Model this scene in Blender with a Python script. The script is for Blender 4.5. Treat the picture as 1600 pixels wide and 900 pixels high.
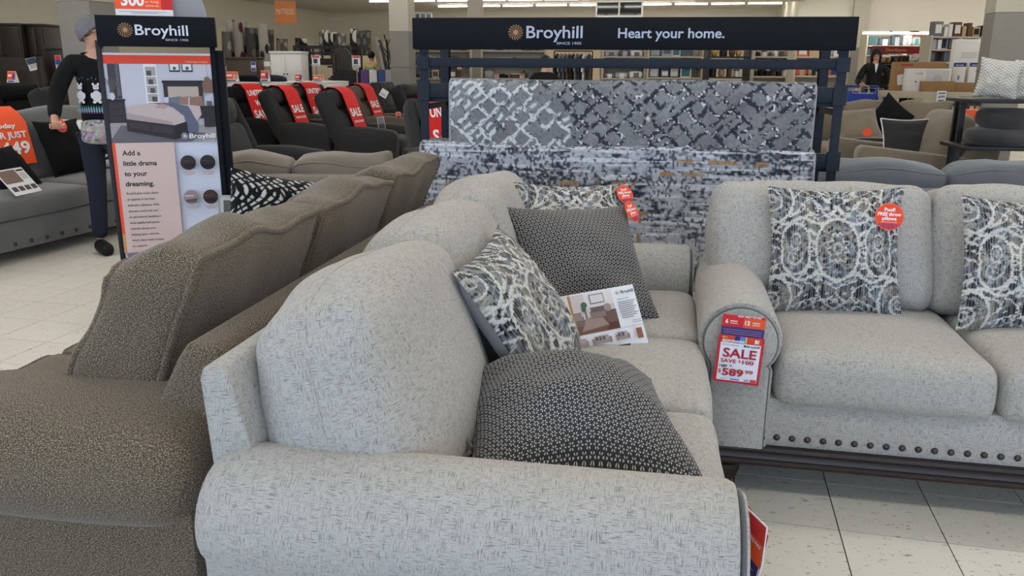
import bpy, bmesh, math, random
import numpy as np
from mathutils import Vector, Matrix, noise
random.seed(7)
R = math.radians
scene = bpy.context.scene
COL = scene.collection
for _o in list(bpy.data.objects): bpy.data.objects.remove(_o)

# ---------------------------------------------------------------- camera
FPX, PITCH, ROLL, CAMH = 1290.0, R(14.95), R(0.4), 1.36
_F = Vector((0, math.cos(PITCH), -math.sin(PITCH))); _U = Vector((0, math.sin(PITCH), math.cos(PITCH))); _X = Vector((1, 0, 0))
RT = _X*math.cos(ROLL) + _U*math.sin(ROLL); UP = _U*math.cos(ROLL) - _X*math.sin(ROLL)
camd = bpy.data.cameras.new('camera'); cam = bpy.data.objects.new('camera', camd); COL.objects.link(cam)
camd.sensor_width = 36; camd.lens = FPX/1600*36; camd.clip_end = 200
cam.matrix_world = Matrix(((RT.x, UP.x, -_F.x, 0), (RT.y, UP.y, -_F.y, 0), (RT.z, UP.z, -_F.z, CAMH), (0, 0, 0, 1)))
scene.camera = cam
CP = Vector((0, 0, CAMH))
def ray(px, py): return RT*((px-800)/FPX) - UP*((py-450)/FPX) + _F
def atz(px, py, z): d = ray(px, py); return CP + d*((z-CAMH)/d.z)
def aty(px, py, y): d = ray(px, py); return CP + d*(y/d.y)
def span2(px0, py0, px1, py1, y):
    m = (py0+py1)/2; a, b = aty(px0, m, y), aty(px1, m, y); c = (px0+px1)/2; a.z, b.z = aty(c, py1, y).z, aty(c, py0, y).z; return a, b

# ---------------------------------------------------------------- world, exposure
scene.view_settings.view_transform = 'Standard'; scene.view_settings.look = 'None'
scene.view_settings.exposure = 0.08; scene.view_settings.gamma = 1.0
scene.view_settings.use_curve_mapping = False
world = bpy.data.worlds.new('daylight'); scene.world = world; world.use_nodes = True
_bg = world.node_tree.nodes['Background']; _bg.inputs['Color'].default_value = (0.56, 0.74, 1.0, 1); _bg.inputs['Strength'].default_value = 3.6
LAMP = 17.0          # strength of the fluorescent tubes
LAMPCOL = (1.0, 0.965, 0.90)

# ---------------------------------------------------------------- materials
def srgb(r, g, b):
    f = lambda c: (c/255/12.92) if c/255 <= .04045 else ((c/255+.055)/1.055)**2.4
    return (f(r), f(g), f(b), 1)
MATS = {}
class NT:
    def __init__(s, name):
        s.m = bpy.data.materials.new(name); s.m.use_nodes = True; s.t = s.m.node_tree; s.n = s.t.nodes; s.l = s.t.links
        s.bsdf = s.n['Principled BSDF']
    def add(s, ty, **kw):
        n = s.n.new(ty)
        for k, v in kw.items():
            if k.startswith('i_'):
                key = k[2:]; key = int(key) if key.isdigit() else key.replace('_', ' ')
                n.inputs[key].default_value = v
            else: setattr(n, k, v)
        return n
    def link(s, a, b): s.l.new(a, b)
    def math(s, op, a, b=None, c=None):
        n = s.n.new('ShaderNodeMath'); n.operation = op
        for i, v in enumerate((a, b, c)):
            if v is None: continue
            if isinstance(v, (int, float)): n.inputs[i].default_value = v
            else: s.l.new(v, n.inputs[i])
        return n.outputs[0]
    def mix(s, fac, a, b, mode='MIX'):
        n = s.n.new('ShaderNodeMix'); n.data_type = 'RGBA'; n.blend_type = mode
        for i, v in ((0, fac), (6, a), (7, b)):
            if isinstance(v, (int, float, tuple)): n.inputs[i].default_value = v
            else: s.l.new(v, n.inputs[i])
        return n.outputs[2]
    def uvmap(s, sx=1, sy=1, sz=1):
        u = s.n.new('ShaderNodeUVMap'); u.uv_map = 'uv'; m = s.n.new('ShaderNodeMapping'); s.l.new(u.outputs[0], m.inputs[0])
        m.inputs['Scale'].default_value = (sx, sy, sz); return m.outputs[0]
    def objmap(s, sx=1, sy=1, sz=1):
        u = s.n.new('ShaderNodeTexCoord'); m = s.n.new('ShaderNodeMapping'); s.l.new(u.outputs['Object'], m.inputs[0])
        m.inputs['Scale'].default_value = (sx, sy, sz); return m.outputs[0]
    def noise(s, vec, scale, detail=2, rough=.5):
        n = s.n.new('ShaderNodeTexNoise'); n.inputs['Scale'].default_value = scale; n.inputs['Detail'].default_value = detail
        n.inputs['Roughness'].default_value = rough; s.l.new(vec, n.inputs['Vector']); return n.outputs[0]
    def ramp(s, fac, lo, hi):
        n = s.n.new('ShaderNodeMapRange'); n.inputs[1].default_value = lo; n.inputs[2].default_value = hi; n.interpolation_type = 'SMOOTHSTEP'
        s.l.new(fac, n.inputs[0]); return n.outputs[0]
    def bump(s, h, strength=.3, dist=.002):
        n = s.n.new('ShaderNodeBump'); n.inputs['Strength'].default_value = strength; n.inputs['Distance'].default_value = dist
        s.l.new(h, n.inputs['Height']); s.l.new(n.outputs[0], s.bsdf.inputs['Normal'])
    def color(s, c):
        if isinstance(c, tuple): s.bsdf.inputs['Base Color'].default_value = c
        else: s.l.new(c, s.bsdf.inputs['Base Color'])
    def done(s, rough=.8, metal=0, sheen=0, spec=.3):
        s.bsdf.inputs['Roughness'].default_value = rough; s.bsdf.inputs['Metallic'].default_value = metal
        s.bsdf.inputs['Specular IOR Level'].default_value = spec
        if sheen: s.bsdf.inputs['Sheen Weight'].default_value = sheen; s.bsdf.inputs['Sheen Roughness'].default_value = .5
        return s.m

def plain(name, c, rough=.6, metal=0, spec=.3, var=.08, scale=18, sheen=0):
    """plain colour with faint mottling"""
    if name in MATS: return MATS[name]
    t = NT(name); n = t.noise(t.objmap(), scale, 3)
    a = tuple(v*(1-var) for v in c[:3])+(1,); b = tuple(min(1, v*(1+var)) for v in c[:3])+(1,)
    t.color(t.mix(n, a, b)); MATS[name] = t.done(rough, metal, sheen, spec); return MATS[name]
def glow(name, c, strength):
    if name in MATS: return MATS[name]
    t = NT(name); t.color((.8, .8, .8, 1)); t.bsdf.inputs['Emission Color'].default_value = c; t.bsdf.inputs['Emission Strength'].default_value = strength
    MATS[name] = t.done(.5); return MATS[name]

def linen():
    t = NT('linen_light_grey')
    h = t.noise(t.uvmap(48, 640), 1.0, 3, .7); v = t.noise(t.uvmap(640, 48), 1.0, 3, .7)
    gate = t.noise(t.uvmap(30, 30), 1.0, 2)
    hs = t.math('MULTIPLY', t.ramp(h, .53, .62), t.ramp(gate, .34, .55)); vs = t.math('MULTIPLY', t.ramp(v, .53, .62), t.ramp(gate, .66, .45))
    sl = t.math('MAXIMUM', hs, vs)
    weave = t.noise(t.uvmap(420, 420), 1.0, 1); soft = t.noise(t.uvmap(6, 6), 1.0, 3)
    base = t.mix(weave, srgb(154, 150, 144), srgb(198, 194, 187)); base = t.mix(t.math('MULTIPLY', soft, .25), base, srgb(168, 163, 156))
    t.color(t.mix(t.math('MULTIPLY', sl, .72), base, srgb(80, 80, 84)))
    t.bump(t.math('ADD', weave, t.math('MULTIPLY', sl, .5)), .35, .0015); return t.done(.92, 0, .15, .15)
def tweed(name, dark, mid, light, sx=560, sy=240):
    t = NT(name)
    a = t.noise(t.uvmap(sx, sy), 1.0, 2, .6); b = t.noise(t.uvmap(sx*.5, sy*2.2), 1.0, 2)
    c = t.mix(t.ramp(a, .36, .52), dark, mid); c = t.mix(t.math('MULTIPLY', t.ramp(b, .5, .64), .75), c, light)
    t.color(c); t.bump(a, .5, .002); return t.done(.95, 0, .2, .1)
def velvet(name, c, var=.18, sheen=.3):
    if name in MATS: return MATS[name]
    t = NT(name); n = t.noise(t.objmap(), 7, 4); f = t.noise(t.objmap(), 240, 1)
    a = tuple(v*(1-var) for v in c[:3])+(1,); b = tuple(min(1, v*(1+var)) for v in c[:3])+(1,)
    k = t.mix(n, a, b); t.color(t.mix(t.math('MULTIPLY', f, .35), k, a)); t.bump(f, .2, .001)
    MATS[name] = t.done(.9, 0, sheen, .15); return MATS[name]
def attr_mat(name, rough=.9, spec=.15, bumpscale=0, sheen=0):
    if name in MATS: return MATS[name]
    t = NT(name); a = t.add('ShaderNodeAttribute', attribute_name='Col'); c = a.outputs[0]
    if bumpscale:
        n = t.noise(t.objmap(), bumpscale, 2, .7); t.bump(n, .6, .003); c = t.mix(t.math('MULTIPLY', n, .5), c, (.04, .04, .045, 1), 'MULTIPLY') if False else c
    t.color(c); MATS[name] = t.done(rough, 0, sheen, spec); return MATS[name]
def dotted():
    """charcoal cloth printed with a lattice of little pale petals"""
    t = NT('charcoal_petal_print'); uv = t.uvmap(1, 1)
    sp = t.add('ShaderNodeSeparateXYZ'); t.link(uv, sp.inputs[0]); S = 0.0172
    def lattice(ox, oy):
        fx = t.math('SUBTRACT', t.math('FRACT', t.math('ADD', t.math('DIVIDE', sp.outputs[0], S), ox)), .5)
        fy = t.math('SUBTRACT', t.math('FRACT', t.math('ADD', t.math('DIVIDE', sp.outputs[1], S*1.732), oy)), .5)
        fx = t.math('MULTIPLY', fx, S); fy = t.math('MULTIPLY', fy, S*1.732)
        r = t.math('SQRT', t.math('ADD', t.math('MULTIPLY', fx, fx), t.math('MULTIPLY', fy, fy)))
        ang = t.math('ARCTAN2', fy, fx); pet = t.math('ABSOLUTE', t.math('COSINE', t.math('MULTIPLY', ang, 3)))
        ring = t.math('MULTIPLY', t.ramp(r, .0026, .0034), t.ramp(r, .0072, .0062))
        return t.math('MULTIPLY', t.ramp(pet, .70, .88), ring)
    m = t.math('MAXIMUM', lattice(0, 0), lattice(.5, .5))
    n = t.noise(t.uvmap(500, 500), 1, 1)
    c = t.mix(n, srgb(40, 39, 41), srgb(62, 60, 62)); t.color(t.mix(t.math('MULTIPLY', m, .95), c, srgb(194, 192, 188)))
    t.bump(n, .2, .001); return t.done(.85, 0, .1, .2)
def wood(name, dark, light, sx=3, sy=60, rough=.4):
    if name in MATS: return MATS[name]
    t = NT(name); n = t.noise(t.uvmap(sx, sy), 1.0, 4, .6); t.color(t.mix(n, dark, light)); t.bump(n, .1, .001)
    MATS[name] = t.done(rough, 0, 0, .4); return MATS[name]
def tile_mat():
    t = NT('vinyl_tile'); oi = t.add('ShaderNodeObjectInfo')
    g = t.add('ShaderNodeNewGeometry'); mp = t.add('ShaderNodeMapping'); t.link(g.outputs['Position'], mp.inputs[0]); mp.inputs['Rotation'].default_value = (0, 0, R(13)); mp.inputs['Scale'].default_value = (26, 60, 1)
    fl = t.noise(mp.outputs[0], 1.0, 2, .7); m2 = t.add('ShaderNodeMapping'); t.link(g.outputs['Position'], m2.inputs[0]); m2.inputs['Rotation'].default_value = (0, 0, R(40)); m2.inputs['Scale'].default_value = (40, 85, 1)
    f2 = t.noise(m2.outputs[0], 1.0, 2, .7); big = t.noise(g.outputs['Position'], 2.2, 3)
    base = t.mix(big, srgb(206, 201, 190), srgb(226, 221, 211)); base = t.mix(t.math('MULTIPLY', oi.outputs['Random'], .25), base, srgb(196, 190, 177))
    base = t.mix(t.math('MULTIPLY', t.ramp(fl, .63, .69), .7), base, srgb(120, 112, 100)); base = t.mix(t.math('MULTIPLY', t.ramp(f2, .65, .70), .65), base, srgb(90, 84, 78))
    t.color(base); return t.done(.38, 0, 0, .4)

M = dict(
    linen=linen(),
    tweed=tweed('brown_tweed', srgb(46, 38, 31), srgb(92, 80, 66), srgb(172, 156, 132)),
    dotted=dotted(), tile=tile_mat(),
    walnut=wood('dark_walnut', srgb(26, 17, 14), srgb(56, 38, 31), rough=.35),
    grout=plain('tile_joint', srgb(40, 38, 35), .9),
    wall=plain('wall_cream', srgb(222, 216, 200), .85, var=.03, scale=2),
    wall_tan=plain('wall_tan', srgb(200, 186, 160), .85, var=.04, scale=2),
    ceil=plain('ceiling_white', srgb(210, 206, 198), .9, var=.05, scale=4),
    colgrey=plain('column_grey_paint', srgb(128, 124, 118), .7, var=.12, scale=5),
    colcream=plain('column_cream', srgb(186, 180, 166), .8, var=.03),
    navy=plain('navy_steel', srgb(25, 33, 45), .5, 0, .25, var=.06),
    header=plain('header_navy_black', srgb(11, 14, 20), .6, 0, .15, var=.05),
    black=plain('black_plastic', srgb(18, 18, 20), .5, 0, .4),
    blackmetal=plain('black_metal', srgb(24, 24, 26), .4, .2, .4),
    steel=plain('steel', srgb(150, 150, 152), .3, .9),
    bronze=plain('bronze_nailhead', srgb(72, 60, 56), .35, .6, .5, scale=120, var=.3),
    taupe=velvet('taupe_chenille', srgb(124, 114, 102)), grey=velvet('grey_chenille', srgb(98, 98, 98)), slate=velvet('slate_velvet', srgb(104, 110, 116)),
    dgrey=velvet('dark_grey_fabric', srgb(50, 50, 52), sheen=.1), tan=velvet('tan_fabric', srgb(116, 106, 92)),
    blackfab=velvet('black_fabric', srgb(18, 18, 20), sheen=.0), blackleather=plain('black_leather', srgb(22, 19, 19), .48, 0, .3, var=.25, scale=14),
    brownleather=plain('brown_leather', srgb(74, 60, 50), .5, 0, .4, var=.25, scale=14), greyleather=plain('charcoal_leather', srgb(33, 33, 35), .5, 0, .25, var=.2, scale=14),
    red=plain('red_banner', srgb(206, 34, 32), .75, var=.06), orange=plain('orange_card', srgb(236, 84, 40), .6, var=.03), white=plain('white_paint', srgb(214, 212, 208), .5, var=.03),
    whitecard=plain('white_card', srgb(226, 226, 228), .6, var=.02), card=plain('cardboard', srgb(150, 116, 80), .85, var=.1), shelf=plain('beige_shelf', srgb(178, 168, 148), .5, var=.04),
    print=attr_mat('flat_print', .55, .3), rug=attr_mat('woven_rug', .97, .05, 260, .1), damask=attr_mat('damask_weave', .95, .08, 300, .1),
    greylinen=velvet('grey_linen', srgb(152, 152, 156), .08), skin=plain('skin', srgb(196, 150, 128), .55, var=.05), hairgrey=plain('grey_hair', srgb(112, 112, 116), .7, var=.35, scale=60), hairblack=plain('dark_hair', srgb(26, 22, 22), .5, var=.3, scale=60),
    denim=plain('dark_denim', srgb(30, 34, 48), .85, var=.15, scale=40), shoe=plain('black_shoe', srgb(14, 14, 15), .6), bluecart=plain('blue_plastic', srgb(32, 62, 160), .4, 0, .5), fur=velvet('grey_fur', srgb(66, 66, 68), .6, .3),
)
lamp_mat = glow('fluorescent_tube', LAMPCOL+(1,), LAMP)

# ---------------------------------------------------------------- mesh helpers
def finish(name, me, mat, parent=None, mtx=None, smooth=True, uv=True):
    if smooth:
        me.polygons.foreach_set('use_smooth', [True]*len(me.polygons))
    if uv: box_uv(me)
    if mat is not None and not me.materials:
        for m in (mat if isinstance(mat, (list, tuple)) else [mat]): me.materials.append(m)
    o = bpy.data.objects.new(name, me); COL.objects.link(o)
    if mtx is not None: o.matrix_local = mtx
    if parent is not None: o.parent = parent
    return o
def box_uv(me):
    n = len(me.loops)
    if not n: return
    co = np.empty(len(me.vertices)*3, np.float32); me.vertices.foreach_get('co', co); co = co.reshape(-1, 3)
    li = np.empty(n, np.int32); me.loops.foreach_get('vertex_index', li)
    pn = np.empty(len(me.polygons)*3, np.float32); me.polygons.foreach_get('normal', pn); pn = np.abs(pn.reshape(-1, 3))
    lt = np.empty(len(me.polygons), np.int32); me.polygons.foreach_get('loop_total', lt)
    ax = np.repeat(pn.argmax(1), lt); c = co[li]
    uv = np.where((ax == 2)[:, None], c[:, [0, 1]], np.where((ax == 1)[:, None], c[:, [0, 2]], c[:, [1, 2]]))
    l = me.uv_layers.new(name='uv') if 'uv' not in me.uv_layers else me.uv_layers['uv']
    l.data.foreach_set('uv', uv.astype(np.float32).ravel())
class MB:
    """collects shapes, then becomes ONE mesh object"""
    def __init__(s): s.v = []; s.f = []; s.c = []
    def add(s, v, f, col=None):
        b = len(s.v); s.v += [tuple(p) for p in v]; s.f += [tuple(i+b for i in q) for q in f]; s.c += [col]*len(f); return s
    def box(s, a, b, col=None):
        (x0, y0, z0), (x1, y1, z1) = a, b
        return s.add([(x0, y0, z0), (x1, y0, z0), (x1, y1, z0), (x0, y1, z0), (x0, y0, z1), (x1, y0, z1), (x1, y1, z1), (x0, y1, z1)],
                     [(0, 3, 2, 1), (4, 5, 6, 7), (0, 1, 5, 4), (1, 2, 6, 5), (2, 3, 7, 6), (3, 0, 4, 7)], col)
    def prism(s, poly, a, b, axis='y', col=None):
        """polygon (2D) extruded along an axis from a to b"""
        n = len(poly)
        mk = {'y': lambda p, t: (p[0], t, p[1]), 'x': lambda p, t: (t, p[0], p[1]), 'z': lambda p, t: (p[0], p[1], t)}[axis]
        v = [mk(p, a) for p in poly]+[mk(p, b) for p in poly]
        f = [tuple(range(n)), tuple(range(2*n-1, n-1, -1))]+[(i, i+n, (i+1) % n+n, (i+1) % n) for i in range(n)]
        return s.add(v, f, col)
    def tube(s, pts, r, n=8, closed=False, col=None, cap=True):
        P = [Vector(p) for p in pts]; m = len(P); rr = r if isinstance(r, (list, tuple)) else [r]*m; v = []; f = []
        prev = None
        for i, p in enumerate(P):
            a = P[(i-1) % m] if (closed or i > 0) else p; b = P[(i+1) % m] if (closed or i < m-1) else p
            t = (b-a).normalized() if (b-a).length > 1e-9 else Vector((0, 0, 1))
            if prev is None: q = Vector((0, 0, 1)) if abs(t.z) < .9 else Vector((1, 0, 0)); x = t.cross(q).normalized()
            else: x = (prev - t*prev.dot(t)); x = x.normalized() if x.length > 1e-6 else t.orthogonal().normalized()
            prev = x; y = t.cross(x)
            v += [p + (x*math.cos(2*math.pi*k/n)+y*math.sin(2*math.pi*k/n))*rr[i] for k in range(n)]
        for i in range(m if closed else m-1):
            for k in range(n): f.append((i*n+k, i*n+(k+1) % n, ((i+1) % m)*n+(k+1) % n, ((i+1) % m)*n+k))
        if not closed and cap: f.append(tuple(range(n-1, -1, -1))); f.append(tuple((m-1)*n+k for k in range(n)))
        return s.add(v, f, col)
    def lathe(s, prof, n=20, c=(0, 0, 0), col=None):
        """(r,z) profile spun round z"""
        v = []; f = []; m = len(prof)
        for r, z in prof: v += [(c[0]+r*math.cos(2*math.pi*k/n), c[1]+r*math.sin(2*math.pi*k/n), c[2]+z) for k in range(n)]
        for i in range(m-1):
            for k in range(n): f.append((i*n+k, i*n+(k+1) % n, (i+1)*n+(k+1) % n, (i+1)*n+k))
        f.append(tuple(range(n-1, -1, -1))); f.append(tuple((m-1)*n+k for k in range(n)))
        return s.add(v, f, col)
    def mesh(s, name='m'):
        me = bpy.data.meshes.new(name); me.from_pydata([tuple(p) for p in s.v], [], s.f); 
        if any(c is not None for c in s.c):
            a = me.color_attributes.new('Col', 'FLOAT_COLOR', 'CORNER'); out = []
            for q, c in zip(s.f, s.c): out += list(c or (.5, .5, .5, 1))*len(q)
            a.data.foreach_set('color', out)
        me.update(); return me
    def build(s, name, mat, parent=None, mtx=None, smooth=False, bevel=0, seg=2, sharp=35):
        me = s.mesh(name)
        if bevel:
            bm = bmesh.new(); bm.from_mesh(me)
            bmesh.ops.bevel(bm, geom=[e for e in bm.edges if e.calc_face_angle(0) > .6], offset=bevel, segments=seg, profile=.5, affect='EDGES', clamp_overlap=True)
            bm.to_mesh(me); bm.free(); smooth = True
        o = finish(name, me, mat, parent, mtx, smooth)
        if smooth: me.set_sharp_from_angle(angle=R(sharp))
        return o
def T(x=0, y=0, z=0, rz=0, rx=0, ry=0):
    return Matrix.Translation((x, y, z)) @ Matrix.Rotation(rz, 4, 'Z') @ Matrix.Rotation(ry, 4, 'Y') @ Matrix.Rotation(rx, 4, 'X')
def empty(name, label, cat, mtx=None, group=None):
    o = bpy.data.objects.new(name, None); COL.objects.link(o); o.empty_display_size = .1
    if mtx is not None: o.matrix_local = mtx
    return tag(o, label, cat, group)
def tag(o, label, cat, group=None):
    o['label'] = label; o['category'] = cat
    if group: o['group'] = group
    return o
def struct(o): o['kind'] = 'structure'; return o
def copy_tree(o, mtx=None, parent=None):
    c = o.copy(); COL.objects.link(c); c.parent = parent
    if mtx is not None: c.matrix_local = mtx
    for ch in list(o.children):
        copy_tree(ch, None, c)
    return c

# soft upholstery: rounded box with crowned faces and creases
def soft_map(half, r, bulge, wrinkle=0, seed=0, wscale=5.0, shape=None):
    hx, hy, hz = half
    def f(p):
        q = Vector((p[0]*hx, p[1]*hy, p[2]*hz)); c = Vector((max(-hx+r, min(hx-r, q.x)), max(-hy+r, min(hy-r, q.y)), max(-hz+r, min(hz-r, q.z))))
        d = q-c
        if d.length > 1e-9: q = c + d.normalized()*min(r, max(abs(d.x), abs(d.y), abs(d.z)))
        u, v, w = p
        q.x += math.copysign(bulge[0]*(1-v*v)*(1-w*w), u)*abs(u); q.y += math.copysign(bulge[1]*(1-u*u)*(1-w*w), v)*abs(v); q.z += math.copysign(bulge[2]*(1-u*u)*(1-v*v), w)*abs(w)
        if shape: q = shape(q, p)
        if wrinkle:
            n = noise.noise(Vector((q.x*wscale+seed*7.1, q.y*wscale*1.3, q.z*wscale+seed*3.3))); n2 = noise.noise(Vector((q.x*wscale*2.7+seed, q.y*wscale*3+4, q.z*wscale*2.2)))
            k = wrinkle*(n+.4*n2); dd = Vector((u*abs(u)**3, v*abs(v)**3, w*abs(w)**3)); q += dd*k
        return q
    return f
def soft_mesh(fm, n=(20, 12, 12), smooth=0):
    v = []; f = []; idx = {}
    def vid(p):
        k = tuple(round(c, 5) for c in p)
        if k not in idx: idx[k] = len(v); v.append(tuple(fm(p)))
        return idx[k]
    sp = lambda i, m: math.sin((2*i/m-1)*math.pi/2)*.35 + (2*i/m-1)*.65
    for ax in range(3):
        a, b = [(1, 2), (2, 0), (0, 1)][ax]
        for sgn in (-1, 1):
            for i in range(n[a]):
                for j in range(n[b]):
                    q = []
                    for (ii, jj) in ((i, j), (i+1, j), (i+1, j+1), (i, j+1)):
                        p = [0, 0, 0]; p[ax] = sgn; p[a] = sp(ii, n[a]); p[b] = sp(jj, n[b]); q.append(vid(p))
                    f.append(tuple(q if sgn > 0 else q[::-1]))
    if smooth:
        P = np.array(v); e = np.array([(q[k], q[(k+1) % 4]) for q in f for k in range(4)]); deg = np.bincount(e[:, 0], minlength=len(P))[:, None]
        for _ in range(smooth):
            acc = np.zeros_like(P); np.add.at(acc, e[:, 0], P[e[:, 1]]); P = P*.45+acc/deg*.55
        v = P.tolist()
    me = bpy.data.meshes.new('soft'); me.from_pydata(v, [], f); me.update(); return me
def cushion(name, mat, parent, mtx, half, r=.05, bulge=(0, 0, .02), wrinkle=0, seed=0, n=(20, 12, 12), wscale=5., welt=None, shape=None, weltmat=None, seam=0, soft=None):
    fm = soft_map(half, r, bulge, wrinkle, seed, wscale, shape)
    o = finish(name, soft_mesh(fm, n, 1 if welt else (6 if soft is None else soft)), mat, parent, mtx)
    if seam:      # a stitched seam up one side, over the top and down the other
        co = [v.co for v in o.data.vertices]; pts = []
        path = [(-1, 0, -.7+1.7*k/14) for k in range(14)]+[(-1+2*k/26, 0, 1) for k in range(27)]+[(1, 0, 1-1.7*k/14) for k in range(1, 15)]
        for p in path: q = fm(p); pts.append(min(co, key=lambda c: (c-q).length_squared).copy())
        sm = [pts[0]]+[(pts[i-1]+pts[i]*2+pts[i+1])/4 for i in range(1, len(pts)-1)]+[pts[-1]]
        mb = MB(); mb.tube(sm, .0028, 5); mb.build('seam', mat, o, smooth=True, sharp=80)
    if welt:      # welt: (axis, radius): a cord round both faces of that axis
        ax, wr = welt; a, b = [(1, 2), (2, 0), (0, 1)][ax]
        for sgn in (-1, 1):
            pts = []; N = 22
            for (s0, s1) in (((-1, -1), (1, -1)), ((1, -1), (1, 1)), ((1, 1), (-1, 1)), ((-1, 1), (-1, -1))):
                for k in range(N):
                    t = k/N; p = [0, 0, 0]; p[ax] = sgn; p[a] = s0[0]+(s1[0]-s0[0])*t; p[b] = s0[1]+(s1[1]-s0[1])*t
                    pts.append(fm(p))
            mb = MB(); mb.tube(pts, wr, 6, True); mb.build('piping', weltmat or mat, o, smooth=True, sharp=80)
    return o

# ---------------------------------------------------------------- prints and lettering
_tc = {}
def text_mesh(txt, bold=0.0, cond=1.0):
    k = (txt, bold, cond)
    if k in _tc: return _tc[k]
    cu = bpy.data.curves.new('lettering', 'FONT'); cu.body = txt; cu.size = 1.0; cu.offset = bold; cu.resolution_u = 3; cu.fill_mode = 'FRONT'
    ob = bpy.data.objects.new('lettering', cu); me = bpy.data.meshes.new_from_object(ob)
    v = np.array([q.co[:] for q in me.vertices]).reshape(-1, 3); f = [tuple(p.vertices) for p in me.polygons]
    bpy.data.objects.remove(ob); bpy.data.curves.remove(cu); bpy.data.meshes.remove(me)
    if len(v): v[:, 0] -= v[:, 0].min(); v[:, 0] *= cond
    _tc[k] = (v, f); return _tc[k]
class Print(MB):
    """flat print in the local x (right), z (up) plane, seen from -y; later layers lie on earlier ones"""
    def __init__(s, warp=None): super().__init__(); s.k = 0; s.step = .00025; s.warp = warp
    def poly(s, pts, c):
        s.k += 1; y = -s.k*s.step; s.add([(p[0], y, p[1]) for p in pts], [tuple(range(len(pts)))], c); return s
    def rect(s, x0, z0, x1, z1, c): return s.poly([(x0, z0), (x1, z0), (x1, z1), (x0, z1)], c)
    def disc(s, x, z, r, c, n=24, rz=None): return s.poly([(x+r*math.cos(2*math.pi*k/n), z+(rz or r)*math.sin(2*math.pi*k/n)) for k in range(n)], c)
    def text(s, txt, x, z, h, c, bold=.015, width=None, align='l', cond=1.0, rot=0):
        """h: cap height; width: squeeze to this width"""
        v, f = text_mesh(txt, bold, cond)
        if not len(v): return s
        v = v*(h/.73); w = v[:, 0].max()
        if width: v = v*np.array([width/w, 1, 1]); w = width
        if align == 'c': v = v-np.array([w/2, 0, 0])
        if align == 'r': v = v-np.array([w, 0, 0])
        cr, sr = math.cos(rot), math.sin(rot); s.k += 1; y = -s.k*s.step
        s.add([(x+a*cr-b*sr, y, z+a*sr+b*cr) for a, b, _ in v], f, c); return s
    def sun(s, x, z, r, c, inner=.30):
        s.disc(x, z, r*inner, c)
        for k in range(16):
            a = k*2*math.pi/16
            P = lambda rr, da: (x+rr*r*math.cos(a+da), z+rr*r*math.sin(a+da))
            s.poly([P(inner*.9, -.09), P(.7, .06), P(1, .30), P(.98, .43), P(.7, .18), P(inner*.9, .05)], c)
        return s
    def build(s, name, mat=None, parent=None, mtx=None):
        if s.warp: s.v = [s.warp(p) for p in s.v]
        return MB.build(s, name, mat or M['print'], parent, mtx)
W_, K_ = srgb(236, 236, 240), srgb(16, 16, 18)
ORG, REDC, NAVYC, GOLD = srgb(240, 88, 44), srgb(204, 32, 36), srgb(18, 24, 38), srgb(168, 130, 84)

def vnoise(x, y, seed):
    """smooth value noise on numpy arrays"""
    rs = np.random.RandomState(seed); g = rs.rand(64, 64); xi = np.floor(x).astype(int); yi = np.floor(y).astype(int); fx = x-xi; fy = y-yi
    fx = fx*fx*(3-2*fx); fy = fy*fy*(3-2*fy); G = lambda a, b: g[a % 64, b % 64]
    return (G(xi, yi)*(1-fx)+G(xi+1, yi)*fx)*(1-fy)+(G(xi, yi+1)*(1-fx)+G(xi+1, yi+1)*fx)*fy
def mixc(a, b, t): return a*(1-t[..., None])+b*t[..., None]
def C3(*c): return np.array(srgb(*c)[:3])
def sstep(x, a, b): t = np.clip((x-a)/(b-a), 0, 1); return t*t*(3-2*t)

def pat_damask(U, V):
    """woven ornamental pattern, mirrored left-right: cream scrollwork over slate and taupe yarns"""
    jx = (vnoise(U*60, V*60, 3)-.5)*.035; jy = (vnoise(U*50+9, V*50, 4)-.5)*.03
    a = np.abs(U+jx); b = V+jy
    med = np.sqrt((a/.30)**2+(b/.46)**2)                                   # central medallion
    cor = np.sqrt(((a-.95)/.30)**2+((np.abs(b)-.80)/.36)**2)               # corner medallions
    sid = np.sqrt(((a-.62)/.20)**2+((np.abs(b)-.12)/.26)**2)
    scroll = np.sin(13*a+3.2*np.cos(9.3*b))*np.cos(11.5*b+1.7*np.sin(12*a)); scroll2 = np.sin(25*a+2.5*np.sin(17*b))*np.cos(21*b+1.5*np.cos(19*a))
    cream = np.maximum(sstep(.17-np.abs(scroll-.12), 0, .06), sstep(scroll2, .55, .7)*.85)
    for m, w in ((med, .075), (cor, .085), (sid, .09)):
        inside = m < .97; cream = np.where(inside, cream*.45, cream); cream = np.maximum(cream, sstep(w-np.abs(m-1.05), 0, .04))
        th = np.arctan2(b, a+1e-6); cream = np.maximum(cream, sstep(.06-np.abs(m-.45+.09*np.sin(8*th)), 0, .03)*.95); cream = np.maximum(cream, sstep(.05-np.abs(m-.18), 0, .03)*.8)
    cream = np.maximum(cream, sstep(.030-np.abs(np.abs(b)-.44-.05*np.cos(12*a)), 0, .015))
    hue = vnoise(U*5+3, V*5, 11); tone = vnoise(U*34, V*5, 12)
    dark = mixc(C3(46, 52, 64), C3(112, 118, 128), sstep(tone, .3, .75)); dark = mixc(dark, C3(120, 110, 98), sstep(hue, .58, .72)*.8); dark = mixc(dark, C3(28, 29, 33), sstep(vnoise(U*26, V*7, 13), .52, .68))
    base = C3(204, 202, 196)*(1-.10*(np.sin(V*160) > 0))[..., None]
    stripe = (np.sin(U*170) > .30)*.24*(1-cream)
    c = mixc(dark, base, cream); c = mixc(c, C3(198, 196, 190), stripe); c *= (.82+.36*np.random.RandomState(5).rand(*U.shape))[..., None]
    return np.clip(c, 0, 1)
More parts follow.
